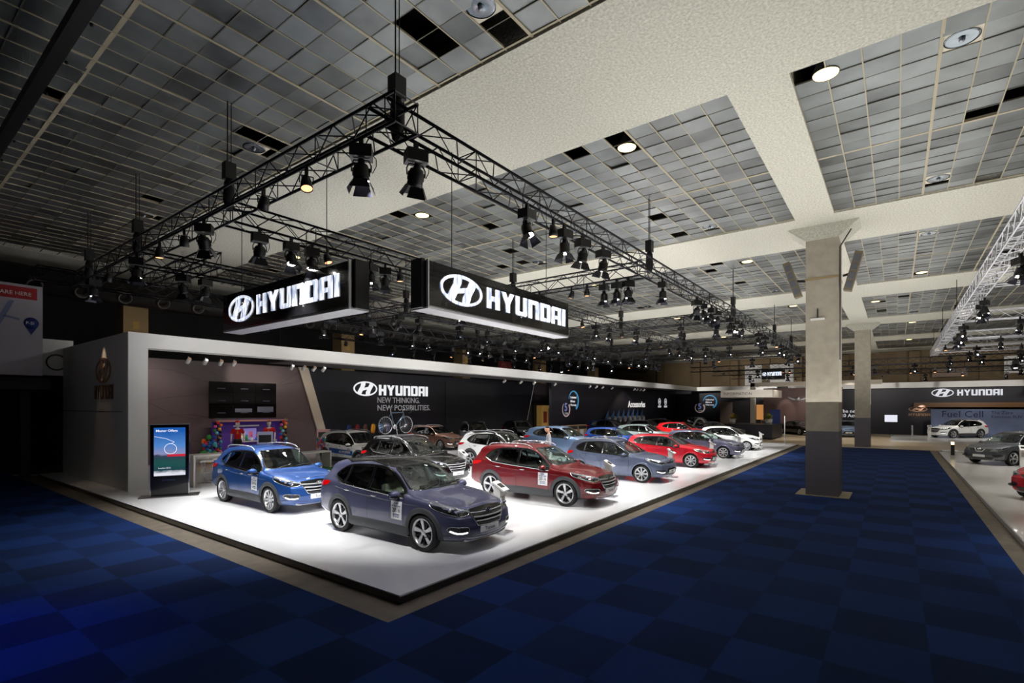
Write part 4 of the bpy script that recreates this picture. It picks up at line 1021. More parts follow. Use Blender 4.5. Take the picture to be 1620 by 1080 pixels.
for x, k in ((4.95,'F'),(7.68,'F'),(8.58,'P'),(9.01,'F'),(9.77,'F'),(10.74,'F'),(14.53,'F'),(17.71,'F'),(18.55,'F'),(19.46,'F'),(20.11,'F'),(22.09,'F'),(22.9,'F'),(24.08,'F')): FIX.append((k, x, 5.65, 'the aisle-side truss'))
for x, k in ((5.35,'F'),(6.05,'F'),(6.55,'F'),(6.95,'P'),(8.2,'F'),(8.65,'F'),(9.15,'P')): FIX.append((k, x, 10.9, 'the truss behind the hanging signs'))
for y, k in ((8.09,'P'),(7.55,'P'),(6.97,'F'),(6.56,'F'),(6.2,'F'),(9.3,'F')): FIX.append((k, 14.0, y, 'the first cross truss'))
for x, k in ((5.77,'F'),(6.34,'F'),(7.6,'F'),(8.2,'F'),(10.5,'F'),(12,'P')): FIX.append((k, x, 16.0, 'the middle-row truss'))
rnd = random.Random(3)
def fill(tr, pts, gaps=(.5, 1.3)):
    for a, b_, fixed, axis in pts:
        t = a
        while t < b_:
            k = 'F' if rnd.random() < .8 else 'P'
            FIX.append((k, t if axis == 'x' else fixed, fixed if axis == 'x' else t, tr)); t += rnd.uniform(*gaps)
            if rnd.random() < .15: t += rnd.uniform(.5, 1.6)
fill('the aisle-side truss', [(27.5, 41, 5.65, 'x')], (.7, 2.2))
fill('the truss behind the hanging signs', [(13.0, 41.5, 10.9, 'x')], (.7, 1.9))
fill('the middle-row truss', [(13.5, 41.5, 16.0, 'x')], (.8, 2.0))
fill('the truss near the white header', [(9, 41.5, 20.3, 'x')], (.9, 2.2))
fill('the rearmost truss', [(17, 41.5, 24.6, 'x')], (1.2, 2.6))
fill('the second cross truss', [(6.3, 20, 23.4, 'y')], (.9, 3)); fill('the third cross truss', [(6.3, 20, 32.8, 'y')], (.9, 3)); fill('the fourth cross truss', [(6.3, 20, 42.2, 'y')], (1, 3)); fill('the first cross truss', [(11.5, 19.5, 14.0, 'y')], (1.2, 3))
cnt = {}; fw = Vector((cos(AIM), sin(AIM), 0)); nl = 0
for k, x, y, tr in FIX:
    far = x*fw.x+y*fw.y > 20; key = k.lower() if far else k
    if key == 'f' and rnd.random() < .3: key = 'g'
    cnt[tr] = cnt.get(tr, 0)+1; nn = cnt[tr]
    kn = 'black spotlight' if k == 'F' else 'small lamp'
    rz = rnd.uniform(-1.0, .35); tl_ = rnd.choice((0, 0, 1, 1, 2, 3))
    if far: rz = rnd.uniform(0, 2*pi)
    fxx, fyy = (x-.2, y) if 'left' in tr or 'cross' in tr else (x, y-.2)
    o = fixture(key, (fxx, fyy, ZT0-.055), rz, '%s on %s, %s from its near end' % (kn, tr, ordw[nn-1] if nn <= 40 else 'last'), 'lamps on '+tr, tl_)
    k2 = cnt.get('n'+tr, 0); cnt['n'+tr] = k2+1
    use = k == 'F' and (not far or k2 % 3 == 0) and not (17.4 < y < 20.25)
    if use and 5.8 < x < 41.5:
        tx = x+rnd.uniform(-1.0, 2.0); ty = y+(3.6 if y < 6 else (1.2 if y < 12 else (-1 if y < 18 else 2)))
        if y > 24: ty = 23.5
        e = SPOT_W*(1.0 if not far else 1.7)*(.8 if y < 6 else 1)
        light('SPOT', 'lamp_bulb', (x, y if abs(y-20.3) > .1 else 21.3, ZT0-.68), e, (1, .985, .96), (tx, ty, 0), .09, 66 if y < 6 else 84, .75); nl += 1
    elif use and x <= 5.8:
        light('SPOT', 'lamp_bulb', (x, y, ZT0-.68), SPOT_W*.9, (1, .985, .96), (x+4.2, max(y, 9.2)+.6, 0), .09, 62, .75); nl += 1
# chain hoists
def hoist(x, y, lab, first={}):
    if not first:
        o = empty('chain_hoist', (x, y, ZT1)); MB().box((-.10, -.085, .28), (.10, .085, .60), M_case).build('motor', o)
        m = MB(); m.tube((-.03, 0, .6), (-.03, 0, 1.8), .012, M_steel, n=5); m.tube((.04, 0, .6), (.04, 0, 1.8), .008, M_steel, n=5); m.tube((0, 0, 0), (0, 0, .3), .02, M_steel, n=5); m.build('chain', o)
        m = MB(); m.lathe([(.04, .30), (.09, .22), (.11, -.1), (.07, -.3), (.02, -.34)], mat('bag_cloth', (18, 18, 20), .8), 10); m.build('chain_bag', o); first[0] = o
        m = MB(); m.path([(.13, .05, .5), (.2, .08, .3), (.2, .08, .0), (.26, .1, -.1)], .012, M_case, 5); m.build('power_cable', o)
    else: o = copy_tree(first[0]); o.location = (x, y, ZT1)
    return tag(o, lab, 'hoist')
for k, (x, y) in enumerate(((4.86, 5.75), (14.02, 5.65), (23.4, 5.65), (32.8, 5.65), (38.7, 5.65))): hoist(x, y, 'black chain hoist on the aisle-side truss, %s from the near corner' % ordw[k])
for k, (x, y) in enumerate(((4.6, 10.4), (4.6, 15.45), (4.6, 19.6))): hoist(x, y, 'black chain hoist on the left truss, %s from the near corner' % ordw[k])
for k, (x, y) in enumerate(((14.5, 10.9), (23.4, 10.9), (32.8, 10.9))): hoist(x, y, 'black chain hoist on the truss behind the hanging signs, %s from near' % ordw[k])
for k, (x, y) in enumerate(((14, 16), (23.4, 16), (32.8, 16), (23.4, 20.3))): hoist(x, y, 'black chain hoist over the rear of the platform, %s nearest' % ordw[k])
for k, (x, y) in enumerate(((31.5, -2.25), (40.5, -2.25), (49.8, -2.25))): hoist(x, y, 'black chain hoist on the silver truss, %s nearest' % ordw[k])
# right stand lamps
cnt2 = 0
for x, y, k in ((17.6,-2.45,'F'),(24,-2.45,'F'),(24.9,-2.45,'F'),(31,-2.45,'F'),(34,-2.6,'f'),(36,-2.6,'f'),(41,-2.4,'p'),(43.0,-4,'f'),(43,-6,'p'),(47,-4,'f'),(47,-6.5,'f'),(50.3,-3.2,'f'),(50.3,-5,'f'),(50.3,-7,'f'),(38,-4.5,'f'),(38,-6.5,'f'),(30.5,-4.2,'f'),(30.5,-5.4,'f'),(22,-4.0,'F')):
    cnt2 += 1; fixture(k, ((x, y+.0, 6.65) if abs(y+2.35) < .3 else (x-.2, y, 6.67)), rnd.uniform(0, 3), 'black lamp with bright lens hanging from the silver trusses, %s nearest' % ordw[cnt2-1], 'lamps on the silver trusses', rnd.choice((0, 1, 2)))
for x, y, tx, ty in ((14, -5, 14, -5), (20, -5, 20.5, -6), (24.5, -4.5, 24, -6), (29, -6, 29, -6), (34, -5.5, 33.5, -6), (39, -6, 38, -7), (26, -11, 26, -11), (36, -12, 36, -12)):
    light('SPOT', 'stand_lamp_bulb', (x, y, 6.2), 900, (1, .99, .97), (tx, ty, 0), .1, 80, .7)
for x, y in ((49, 2), (51, 8.5), (58, -5), (56, -10), (55, 3.5), (60, 7.5), (62, 14)):
    light('SPOT', 'far_lamp_bulb', (x, y, 5.9), 650, (1, .93, .84), (x+1, y-.3, 0), .1, 85, .8)
n3 = 0
for xx in (47, 54, 61.5):
    y = -11
    while y < 13:
        n3 += 1; fixture(rnd.choice('fgp'), (xx-.2, y, 5.995), rnd.uniform(0, 3), 'tiny distant lamp on the far cross trusses', 'lamps on the far cross trusses', rnd.choice((0, 1, 2))); y += rnd.uniform(1.3, 3.4)
# small white spotlights under the header
for k, x in enumerate((7.81, 8.39, 8.93, 9.43, 11.85, 12.41, 12.9, 13.38, 26.84, 28.71, 30.34, 33.17, 38.73, 39.88, 41.08, 42.99, 47.96, 48.7, 49.54, 50.4)):
    z = 4.76; o = empty('track_spotlight', (x, 20.9, z)); MB().tube((0, 0, -.0), (0, 0, -.12), .015, M_wall, n=6).build('stem', o)
    T = TR((0, 0, -.16), rx=1.0); MB().lathe([(.06, .13), (.07, .1), (.075, -.12), (.065, -.12)], M_wall, 14, T, cap=False).build('lamp_head', o)
    MB().lathe([(.062, -.11), (.001, -.115)], M_hot if k % 3 == 1 else M_warm, 14, T, cap=False).build('lens', o)
    tag(o, 'small white spotlight under the header beam, %s from the left' % ordw[k], 'spotlight', 'spotlights under the header beam')
for x, y, z, tx, ty, tz, e, c in ((12.6, 25.6, 5.0, 13.6, 28.3, 4.5, 190, 60), (9, 24.5, 5.0, 8.2, 28.3, 2.6, 220, 90), (16, 24, 5, 15.5, 28.3, 2.0, 200, 90), (38.0, 21.4, 4.7, 38.0, 22.9, 3.2, 70, 44), (39.6, 21.4, 4.7, 39.7, 22.9, 3.6, 70, 40), (51.5, 21.4, 4.7, 51.6, 22.9, 3.0, 140, 40), (50, 20.6, 4.7, 50, 22.9, 1.4, 200, 110), (24, 24, 5, 24, 28.3, 3.0, 60, 90),
                              (60, 9.3, 5.0, 62, 9.6, 2.6, 200, 40), (60, 6.4, 5.0, 62, 5.9, 3.4, 200, 46), (63.8, -2.0, 2.9, 65.9, -2.0, 2.4, 50, 60), (13, 25.5, 4.2, 13, 27.8, 1.2, 150, 70)):
    light('SPOT', 'wash_bulb', (x, y, z), e, (1, .82, .72), (tx, ty, tz), .03, c, .7)
light('SPOT', 'wash_bulb', (5.36, 22.5, 5.62), 55, (1, .70, .45), (5.67, 22.5, 3.5), .02, 44, .9)
# ------------------------------------------------------------------ second platform pieces and far stands
o = MB(); o.box((43.22, 9.9, .02), (55.5, 22.8, .12), M_whitegl); tag(o.build('rear_platform'), 'pale raised floor beyond the end of the long platform', 'platform')
o = empty('right_platform', (8.5, -2.12, 0)); MB().box((0, -21, 0), (32.9, 0, .1), mat('pale_grey_floor', (216, 212, 206), .2, coat=.2)).build('deck', o)
MB().box((-.03, -.0, 0), (32.9, .03, .105), M_silver).build('metal_edge', o); tag(o, 'white platform with metal edge on right of the aisle', 'platform')
o = MB(); o.box((41.6, -9, 0), (43.2, -2.3, .12), MATS['pale_grey_floor']); tag(o.build('side_platform'), 'narrow low platform beyond the end of the right platform', 'platform')
o = empty('bollard_light', (38.9, -2.6, .1)); MB().box((-.08, -.08, 0), (.08, .08, .6), M_plas).build('post', o); MB().box((-.07, -.07, .6), (.07, .07, .75), glow('bollard_glow', (255, 220, 160), 4)).build('lamp_head', o); tag(o, 'short bollard light with glowing top on right platform', 'bollard light')
o = empty('fuel_cell_platform', (52.2, .4, .02)); MB().box((0, -14, 0), (9.6, 0, .14), M_whitegl).build('deck', o); tag(o, 'far white platform under the silver-white display car', 'platform')
# info desk, sign, brand frame at the far end
o = empty('information_desk', (48.9, 8.6, .125)); MB().box((0, 0, 0), (4.8, 4.4, 1.12), mat('desk_dark', (44, 42, 54), .4)).build('counter', o); MB().box((-.05, -.05, 1.12), (4.85, 4.45, 1.18), M_case).build('counter_top', o)
tag(o, 'dark information desk at far end of the platform', 'desk')
o = empty('information_sign', (49.5, 8.7, 3.75)); MB().box((0, 0, 0), (4.6, 4.35, .66), mat('cream_sign', (214, 206, 196), .6)).build('fascia', o)
m = MB(); m.text('INFORMATION', .36, basis((-.01, 4.1, .2), (0, -1, 0), (0, 0, 1)), mat('sign_grey', (110, 108, 110), .5), .004); m.build('lettering', o); tag(o, 'cream hanging fascia with grey information lettering', 'sign')
o = empty('brand_portal', (56, 2.5, .02)); MB().box((0, 8.95, 0), (.5, 9.37, 5.3), mat('cream_frame', (222, 212, 200), .6)).build('post', o); MB().box((0, -1.5, 4.9), (.5, 9.37, 5.3), MATS['cream_frame']).build('header', o); tag(o, 'cream portal frame of the luxury brand area at far end', 'portal frame')
o = empty('brand_wall', (62, 4.4, .02)); MB().box((0, 0, 0), (.25, 7.4, 4.9), mat('mauve_wall', (104, 82, 80), .5)).build('panel', o)
m = MB(); Wm = basis((-.02, 4.0, 3.7), (0, -1, 0), (0, 0, 1))
for s_ in (-1, 1):
    for q in range(3): m.prism([(s_*.2, -.02*q-.02), (s_*(1.0-.18*q), .22-.13*q), (s_*(.95-.18*q), .16-.13*q), (s_*.2, -.07-.02*q)], Wm, .02, M_silver)
m.lathe([(.22, 0), (.22, .03), (.001, .03)], M_silver, 16, Wm); m.build('wing_emblem', o)
m = MB(); m.lathe([(.25, -.01), (.25, -.02)], M_silver, 8, Wm) ; tag(o, 'mauve wall with silver winged emblem at far end', 'wall panel')
o = empty('doorway_panels', (63.5, 12.2, .02)); MB().box((0, 3.2, 0), (.2, 4.6, 3.4), mat('taupe', (84, 72, 68), .6)).build('taupe_door', o); MB().box((0, -.5, 0), (.2, 3.2, 3.6), M_case).build('dark_opening', o); MB().box((-.06, -.3, 1.4), (0, .6, 3.1), glow('orange_picture', (235, 160, 90), .55)).build('lit_picture', o); tag(o, 'dark doorway with glowing orange picture behind information desk', 'doorway')
o = empty('end_cabinet', (57.3, 9.8, .03)); MB().box((0, 0, 0), (.6, 1.35, 1.5), mat('cabinet_cream', (190, 170, 150), .6)).build('cabinet', o); MB().box((-.02, .1, 1.0), (0, 1.25, 1.4), M_purple).build('door', o); tag(o, 'low cream cabinet behind the desk plant', 'cabinet')
def plant(x, y, z, lab, c):
    o = empty('potted_plant', (x, y, z)); m = MB(); m.lathe([(.18, 0), (.24, .0), (.3, .5), (.27, .5), (.2, .1)], mat('vase_white', (190, 186, 186), .3), 14); m.build('pot', o)
    m = MB(); r_ = random.Random(x)
    for k in range(150):
        a = r_.uniform(0, 2*pi); e = r_.uniform(-.1, 1.5); l_ = r_.uniform(.2, .62); d = Vector((cos(a)*cos(e), sin(a)*cos(e), sin(e)))*l_; s_ = Vector((-sin(a), cos(a), 0))*.06; b = Vector((0, 0, .48))
        m.add([b, b+d*.6+s_, b+d, b+d*.6-s_], [(0, 1, 2, 3)], c if k % 3 else mat('leaf_green', (92, 120, 50), .6))
    m.build('foliage', o); tag(o, lab, 'plant')
plant(49.5, 12.0, 1.30, 'yellow flowers in vase at left end of information desk', mat('yellow_flower', (216, 180, 90), .6))
plant(49.6, 9.0, 1.30, 'yellow-green flowers in vase at right end of information desk', mat('yellow_green', (170, 168, 60), .6))
o = empty('info_totem', (54.6, 9.4, .02)); MB().box((-.1, -.5, 0), (.1, .4, 2.6), mat('totem_blue', (30, 42, 84), .25, emit=(30, 42, 84), es=.3)).build('screen_body', o); MB().box((-.3, -.5, 0), (.3, .5, .04), M_case).build('base', o); tag(o, 'tall slim dark blue totem beside information desk', 'totem')
o = empty('barrier_post', (41.6, 6.5, .12)); MB().tube((0, 0, 0), (0, 0, 2.1), .03, M_wall, n=8).build('post', o); MB().lathe([(.16, 0), (.16, .03), (.03, .04)], M_silver, 16).build('base', o); tag(o, 'thin white post near the far end of the platform edge', 'post')
# far end wall graphics
o = empty('brand_sign', (65.95, -2.8, 4.25)); WE = basis((0, 0, 0), (0, -1, 0), (0, 0, 1)); m = MB(); emblem(m, 1.7, .82, WE @ Matrix.Translation((.85, .02, 0)), glow('sign_far', (240, 242, 250), .75), .03); m.build('emblem', o)
m = MB(); word(m, 'HYUNDAI', .58, WE @ Matrix.Translation((1.95, -.27, 0)), MATS['sign_far'], .03, .97); m.build('lettering', o); tag(o, 'white brand name and emblem on far black end wall', 'sign')
o = empty('display_wall', (62, -12.5, .16)); Mf = mat('pale_blue_print', (120, 134, 172), .6, noise=(.5, .35)); MB().box((0, 0, 0), (.2, 9.9, 2.5), Mf).build('panel', o)
m = MB(); m.text('Fuel Cell', .82, WE @ Matrix.Translation((-9.15, 1.78, .015)), mat('navy_text', (30, 38, 80), .5), .004); m.build('large_wording', o)
m = MB()
for k, t in enumerate(('The Zero', 'Emission SUV')): m.text(t, .36, WE @ Matrix.Translation((-5.75, 2.08-.36*k, .015)), MATS['navy_text'], .003)
m.build('small_wording', o); m = MB(); m.box((-.08, .0, .9), (0, 3.5, 2.25), M_case); m.box((-.09, .1, .97), (-.08, 3.4, 2.18), Msc); m.build('television', o); tag(o, 'pale blue display wall with large navy wording and black screen', 'wall panel')
o = empty('bronze_sign', (65.95, -1.0, 2.3)); m = MB(); emblem(m, 1.5, .55, WE @ Matrix.Translation((.75, .35, 0)), MATS['bronze_logo'], .05); m.build('emblem', o); m = MB(); word(m, 'HYUNDAI', .26, WE @ Matrix.Translation((0, -.35, 0)), MATS['bronze_logo'], .05, 1.2); m.build('lettering', o); tag(o, 'dim bronze brand name and emblem on far black wall', 'sign')
o = MB(); o.box((64.5, -13, 2.85), (65.9, -1.4, 3.3), mat('bronze_soffit', (120, 84, 50), .4)); tag(o.build('soffit_beam'), 'bronze lit soffit above the pale blue display wall', 'beam')
o = MB()
for k, t in enumerate(('The new', 'i20 Active')): o.text(t, .5, WE @ Matrix.Translation((-4.95, 2.25-.48*k, 0)), glow('text_far', (235, 235, 240), .6), .004, bold=.008)
tag(o.build('wall_wording', None, (65.95, 0, 0)), 'white wording above pale blue car behind the columns', 'sign')
o = empty('small_screen_stand', (59.8, .4, .16)); MB().box((0, -.48, 1.3), (.06, .48, 1.95), glow('screen_white', (235, 238, 250), .95)).build('screen', o); m = MB(); m.tube((.03, -.12, 0), (.03, -.12, 1.3), .02, M_case, n=6); m.tube((.03, .12, 0), (.03, .12, 1.3), .02, M_case, n=6); m.build('legs', o); tag(o, 'small lit white screen on thin legs by far black wall', 'screen')
o = empty('marker_post', (58.5, -1.15, .16)); MB().tube((0, 0, 0), (0, 0, 1.05), .07, M_silver, n=10).build('post', o); tag(o, 'short silver post by far black wall', 'post')
o = empty('hall_sign', (69.4, -9.6, 6.2)); MB().box((0, -.5, 0), (.06, 1.1, 1.7), M_wall).build('board', o)
m = MB(); m.prism([(0, 1.5), (-.38, .6), (-.2, .2), (.2, .2), (.38, .6)], WE @ Matrix.Translation((-.3, 0, .02)), .02, M_ink); m.build('drop_mark', o); m = MB(); m.text('8', .42, WE @ Matrix.Translation((-.43, .32, .05)), M_wall, .004, bold=.01); m.build('numeral', o); tag(o, 'white hall sign with black drop and number 8', 'sign')
o = MB(); o.box((69.3, -5.8, 6.0), (69.5, -3.0, 6.9), mat('pale_board', (150, 130, 118), .7)); tag(o.build('wall_board'), 'pale rectangular board high on the far tan wall', 'board')
o = empty('red_hall_notice', (37.3, 29.0, 6.75)); MB().box((-1, 0, -.35), (1, .06, .35), mat('notice_red', (110, 34, 34), .6)).build('board', o); m = MB(); m.text('PTL', .5, basis((-.5, -.01, -.2), (1, 0, 0), (0, 0, 1)), mat('notice_pink', (180, 110, 105), .6), .003); m.build('lettering', o); tag(o, 'dark red notice between pillars above the header', 'sign')
# ------------------------------------------------------------------ cars
tpl('tuc', plate='Tucson', darkroof=True, seatm=M_beige, rails=False)
tpl('tucr', plate='Tucson', darkroof=False)
tpl('tucw', plate='Tucson', darkroof=False, wheel='ten', r=.345)
tpl('tucb', plate='Tucson', darkroof=True, sticker=False)
tpl('i20a', L=4.03, W=1.76, H=1.53, WB=2.57, fo=.80, r=.325, clad=False, rails=True, face='slim', wheel='multi', sticker=False, plate='i20', beltz=1.02)
tpl('i20', L=4.03, W=1.73, H=1.47, WB=2.57, fo=.80, r=.32, clad=False, rails=False, face='slim', wheel='multi', sticker=False, plate='i20', beltz=.99, detail=False)
tpl('i10', L=3.67, W=1.66, H=1.50, WB=2.385, fo=.68, r=.29, clad=False, rails=False, face='slim', wheel='ten', sticker=False, plate='', beltz=.98, detail=False)
tpl('sf', L=4.69, W=1.88, H=1.68, WB=2.70, fo=.93, r=.36, clad=False, rails=False, wheel='multi', sticker=False, detail=False)
tpl('wag', L=4.5, W=1.79, H=1.49, WB=2.65, fo=.88, r=.32, clad=False, rails=False, wheel='multi', sticker=False, beltz=.98, detail=False)
tpl('sed', shape='sedan', L=4.9, W=1.87, H=1.47, WB=2.95, fo=.85, r=.34, clad=False, rails=False, face='chrome', wheel='ten', sticker=False, beltz=1.0, detail=False)
tpl('qas', L=4.38, W=1.81, H=1.59, WB=2.65, fo=.86, r=.35, clad=True, rails=False, face='nissan', wheel='twin5', sticker=False, detail=False)
p_slate = paint('slate', (64, 66, 90)); p_red = paint('dark_red', (92, 9, 17)); p_blue = paint('blue', (24, 62, 120)); p_black = paint('black', (8, 7, 8), .05); p_white = paint('white', (226, 228, 232), 0)
p_i20 = paint('grey_blue', (82, 90, 112)); p_bred = paint('bright_red', (164, 8, 30), .1); p_sf = paint('light_blue', (84, 106, 136)); p_bb = paint('bright_blue', (28, 70, 146)); p_pale = paint('pale', (186, 204, 206), .3)
p_brown = paint('brown', (120, 88, 72)); p_silver = paint('silver', (140, 140, 146), .6); p_navy = paint('navy', (16, 40, 88)); p_grey = paint('grey', (88, 92, 98), .6); p_redq = paint('nissan_red', (170, 20, 40), .2)
NC = 'car'
place_car('tuc', 6.73, 7.26, -90, p_slate, NC, 'slate blue compact SUV with black roof, nearest the platform corner')
place_car('tucr', 12.17, 7.37, -90, p_red, NC, 'dark red compact SUV with white door sticker, front row')
place_car('i20a', 17.64, 7.43, -90, p_i20, NC, 'grey-blue hatchback with roof rails right of the dark red SUV')
place_car('i20', 23.33, 7.47, -90, p_bred, NC, 'bright red hatchback in the front row')
place_car('i20', 28.63, 7.43, -90, paint('violet_grey', (100, 100, 124)), NC, 'violet-grey hatchback in the front row right of bright red one')
place_car('i10', 34.59, 7.55, -90, p_white, NC, 'small white hatchback, last in the front row')
place_car('tucw', 6.77, 13.11, -90, p_blue, NC, 'bright blue compact SUV with white door sticker behind the nearest car')
c_bike = place_car('tucb', 12.2, 13.2, -90, p_black, NC, 'black SUV carrying a bicycle on its roof')
place_car('tucb', 17.8, 13.25, -90, p_white, NC, 'white SUV with black roof partly hidden behind dark red SUV')
place_car('sf', 24.3, 13.9, -90, p_sf, NC, 'light steel-blue large SUV behind the standing man')
place_car('i20', 29.1, 13.0, -90, p_bb, NC, 'vivid blue hatchback behind the grey-blue hatchback')
place_car('wag', 35.2, 13.4, -90, p_pale, NC, 'pale mint-silver estate car behind the front-row red hatchback')
place_car('wag', 42.3, 13.0, -90, paint('scarlet', (214, 22, 30), .1), NC, 'scarlet estate car behind the violet-grey hatchback')
place_car('sed', 46.4, 11.4, -90, p_navy, NC, 'dark navy car behind the small white hatchback')
c_art = place_car('tucr', 14.1, 19.3, -90, p_white, NC, 'white SUV with colourful painted tail and blue side stripe')
place_car('i20a', 23.2, 23.3, -90, p_brown, NC, 'copper brown crossover with roof rails in front of black wall')
place_car('tucb', 26.4, 23.8, -125, p_silver, NC, 'silver SUV with black roof angled towards the viewer')
place_car('sf', 32.3, 24.0, -122, p_black, NC, 'black large SUV between silver SUV and light blue SUV')
place_car('sf', 40.4, 18.7, -90, p_navy, NC, 'dark blue SUV beside the pale wooden cabinets')
place_car('wag', 47.2, 18.1, -90, p_silver, NC, 'silver car in front of the row of wheels')
place_car('wag', 53.4, 18.6, -90, paint('bronze', (90, 74, 70), .4), NC, 'dark bronze car between silver car and rear corner')
place_car('sf', 58.6, 18.0, -135, paint('dark_teal', (24, 34, 40), .3), NC, 'dark boxy vehicle facing out near the far rear corner', z=.03)
place_car('sed', 58.3, 7.8, -138, p_black, NC, 'black luxury saloon at far end with glinting roof', z=.03)
place_car('i20a', 57.6, 4.5, 188, p_sf, NC, 'pale blue small car half hidden behind columns', z=.03)
place_car('tucb', 59.3, -2.7, 134, p_white, NC, 'silver-white SUV in front of the pale blue display wall', z=.16)
place_car('qas', 34.6, -3.1, 139.5, p_grey, NC, 'grey crossover on the right platform', z=.1)
place_car('qas', 22.3, -3.15, 143, p_redq, NC, 'red crossover cut by the right picture edge', z=.1)
place_car('wag', 41.0, -7.4, 150, p_pale, NC, 'pale car behind the grey crossover at right edge', z=.1)
# painted tail and side stripe of the football car: flat vinyl just off the body side
vg = MB(); rr_ = random.Random(5); carbv = None
def side_decal(root, polys, name, sidey=-.925):
    m = MB()
    for pts, mm in polys: m.prism([(x, z) for x, z in pts], basis((0, sidey-.012, 0), (1, 0, 0), (0, 0, 1)), .012, mm)
    return m.build(name, root)
side_decal(c_art, [([(-.9, .62), (.9, .55), (.9, .75), (-.9, .84)], mat('stripe_blue', (24, 90, 180), .4))], 'side_stripe', -.905)
m = MB(); Tt = basis((0, -.925, 0), (1, 0, 0), (0, 0, 1)); emblem(m, .2, .11, Tt @ Matrix.Translation((-.02, .685, .01)), M_white, .002); word(m, 'HYUNDAI', .11, Tt @ Matrix.Translation((.12, .63, .01)), M_white, .002); m.box((-.75, -.918, .66), (-.40, -.914, .74), M_white); m.box((-.30, -.918, .64), (-.22, -.914, .76), mat('stripe_red', (200, 30, 40), .5)); m.build('stripe_lettering', c_art)
pc = [mat('vinyl_%d' % k, c, .4) for k, c in enumerate(((220, 40, 40), (60, 160, 70), (240, 180, 30), (40, 110, 200), (230, 90, 150), (240, 120, 40), (90, 200, 210)))]
m = MB()
for k in range(34):
    x = rr_.uniform(-2.02, -1.2); z = rr_.uniform(.78, 1.22)
    if (x+1.335)**2+(z-.36)**2 < .5**2: continue
    a = rr_.uniform(0, pi); s_ = rr_.uniform(.05, .13)
    m.prism([(x+s_*cos(a+q*2*pi/5)*(1 if q % 2 else .6), z+s_*sin(a+q*2*pi/5)) for q in range(5)], basis((0, -.915+.10*max(0, -x-1.55)-.002*k/34, 0), (1, 0, 0), (0, 0, 1)), .006, pc[k % 7])
m.build('painted_pattern', c_art)
# ------------------------------------------------------------------ bicycle on the roof
bk = empty('bicycle', (12.8, 15.2, .12+1.74), R(0)); zb = .34
def bwheel(x):
    o = MB(); n = 28
    for rr0, th, mm in ((.335, .014, M_rub), (.318, .012, M_silver)): o.path([(rr0*cos(2*pi*k/n), 0, rr0*sin(2*pi*k/n)) for k in range(n+1)], th, mm, 6)
    for k in range(18): o.tube((0, 0, 0), (.31*cos(2*pi*k/18), 0, .31*sin(2*pi*k/18)), .0025, M_silver, n=3)
    o.tube((0, -.05, 0), (0, .05, 0), .02, M_silver, n=8); o.build('wheel', bk, (x, 0, zb))
bwheel(-.5); bwheel(.5)
Mfr = mat('bike_frame', (70, 96, 120), .3, .5, coat=1); m = MB()
bb = (-.07, 0, .27); st = (-.24, 0, .80); hd = (.34, 0, .82); hb = (.375, 0, .70); ra_ = (-.5, 0, zb); fa_ = (.5, 0, zb)
for a, b_, r_ in ((bb, st, .017), (bb, hb, .022), (st, hd, .016), (hd, hb, .022), (bb, ra_, .010), (st, ra_, .009)): m.tube(a, b_, r_, Mfr, n=8)
m.build('frame', bk); m = MB(); m.path([hb, (.43, 0, .5), fa_], .014, Mfr, 6); m.build('fork', bk)
m = MB(); m.tube(st, (-.285, 0, .98), .013, M_silver, n=6); m.ball((-.29, 0, 1.0), (.14, .06, .025), M_ink, 12, 6); m.build('saddle', bk)
m = MB(); m.path([hd, (.33, 0, .92), (.42, 0, .94)], .012, M_silver, 6)
for s_ in (-1, 1): m.path([(.42, 0, .94), (.43, s_*.2, .94), (.54, s_*.21, .93), (.58, s_*.21, .87), (.53, s_*.21, .80), (.45, s_*.21, .80)], .012, M_ink, 6)
m.build('handlebar', bk); m = MB(); m.lathe([(.09, -.005), (.09, .005), (.001, .005)], M_silver, 20, basis((bb[0], -.03, bb[2]), (1, 0, 0), (0, 0, 1))); m.tube((bb[0], -.05, bb[2]), (bb[0]+.1, -.05, bb[2]-.13), .01, M_silver); m.tube((bb[0], .05, bb[2]), (bb[0]-.1, .05, bb[2]+.13), .01, M_silver); m.build('crankset', bk)
tag(bk, 'road bicycle standing on roof rack of the black SUV', 'bicycle')
rk = empty('roof_rack', (12.8, 15.2, 1.78)); m = MB(); m.box((-.85, -.04, -.0), (.85, .04, .05), M_silver); m.build('wheel_tray', rk)
m = MB(); m.tube((-.62, -.35, -.05), (-.62, .35, -.05), .018, M_silver); m.tube((.55, -.35, -.05), (.55, .35, -.05), .018, M_silver); m.build('crossbar', rk); m = MB(); m.path([(.1, .04, .03), (.05, .04, .3), (-.05, .03, .45)], .012, M_silver); m.build('clamp_arm', rk); tag(rk, 'silver roof rack tray under the bicycle', 'roof rack')
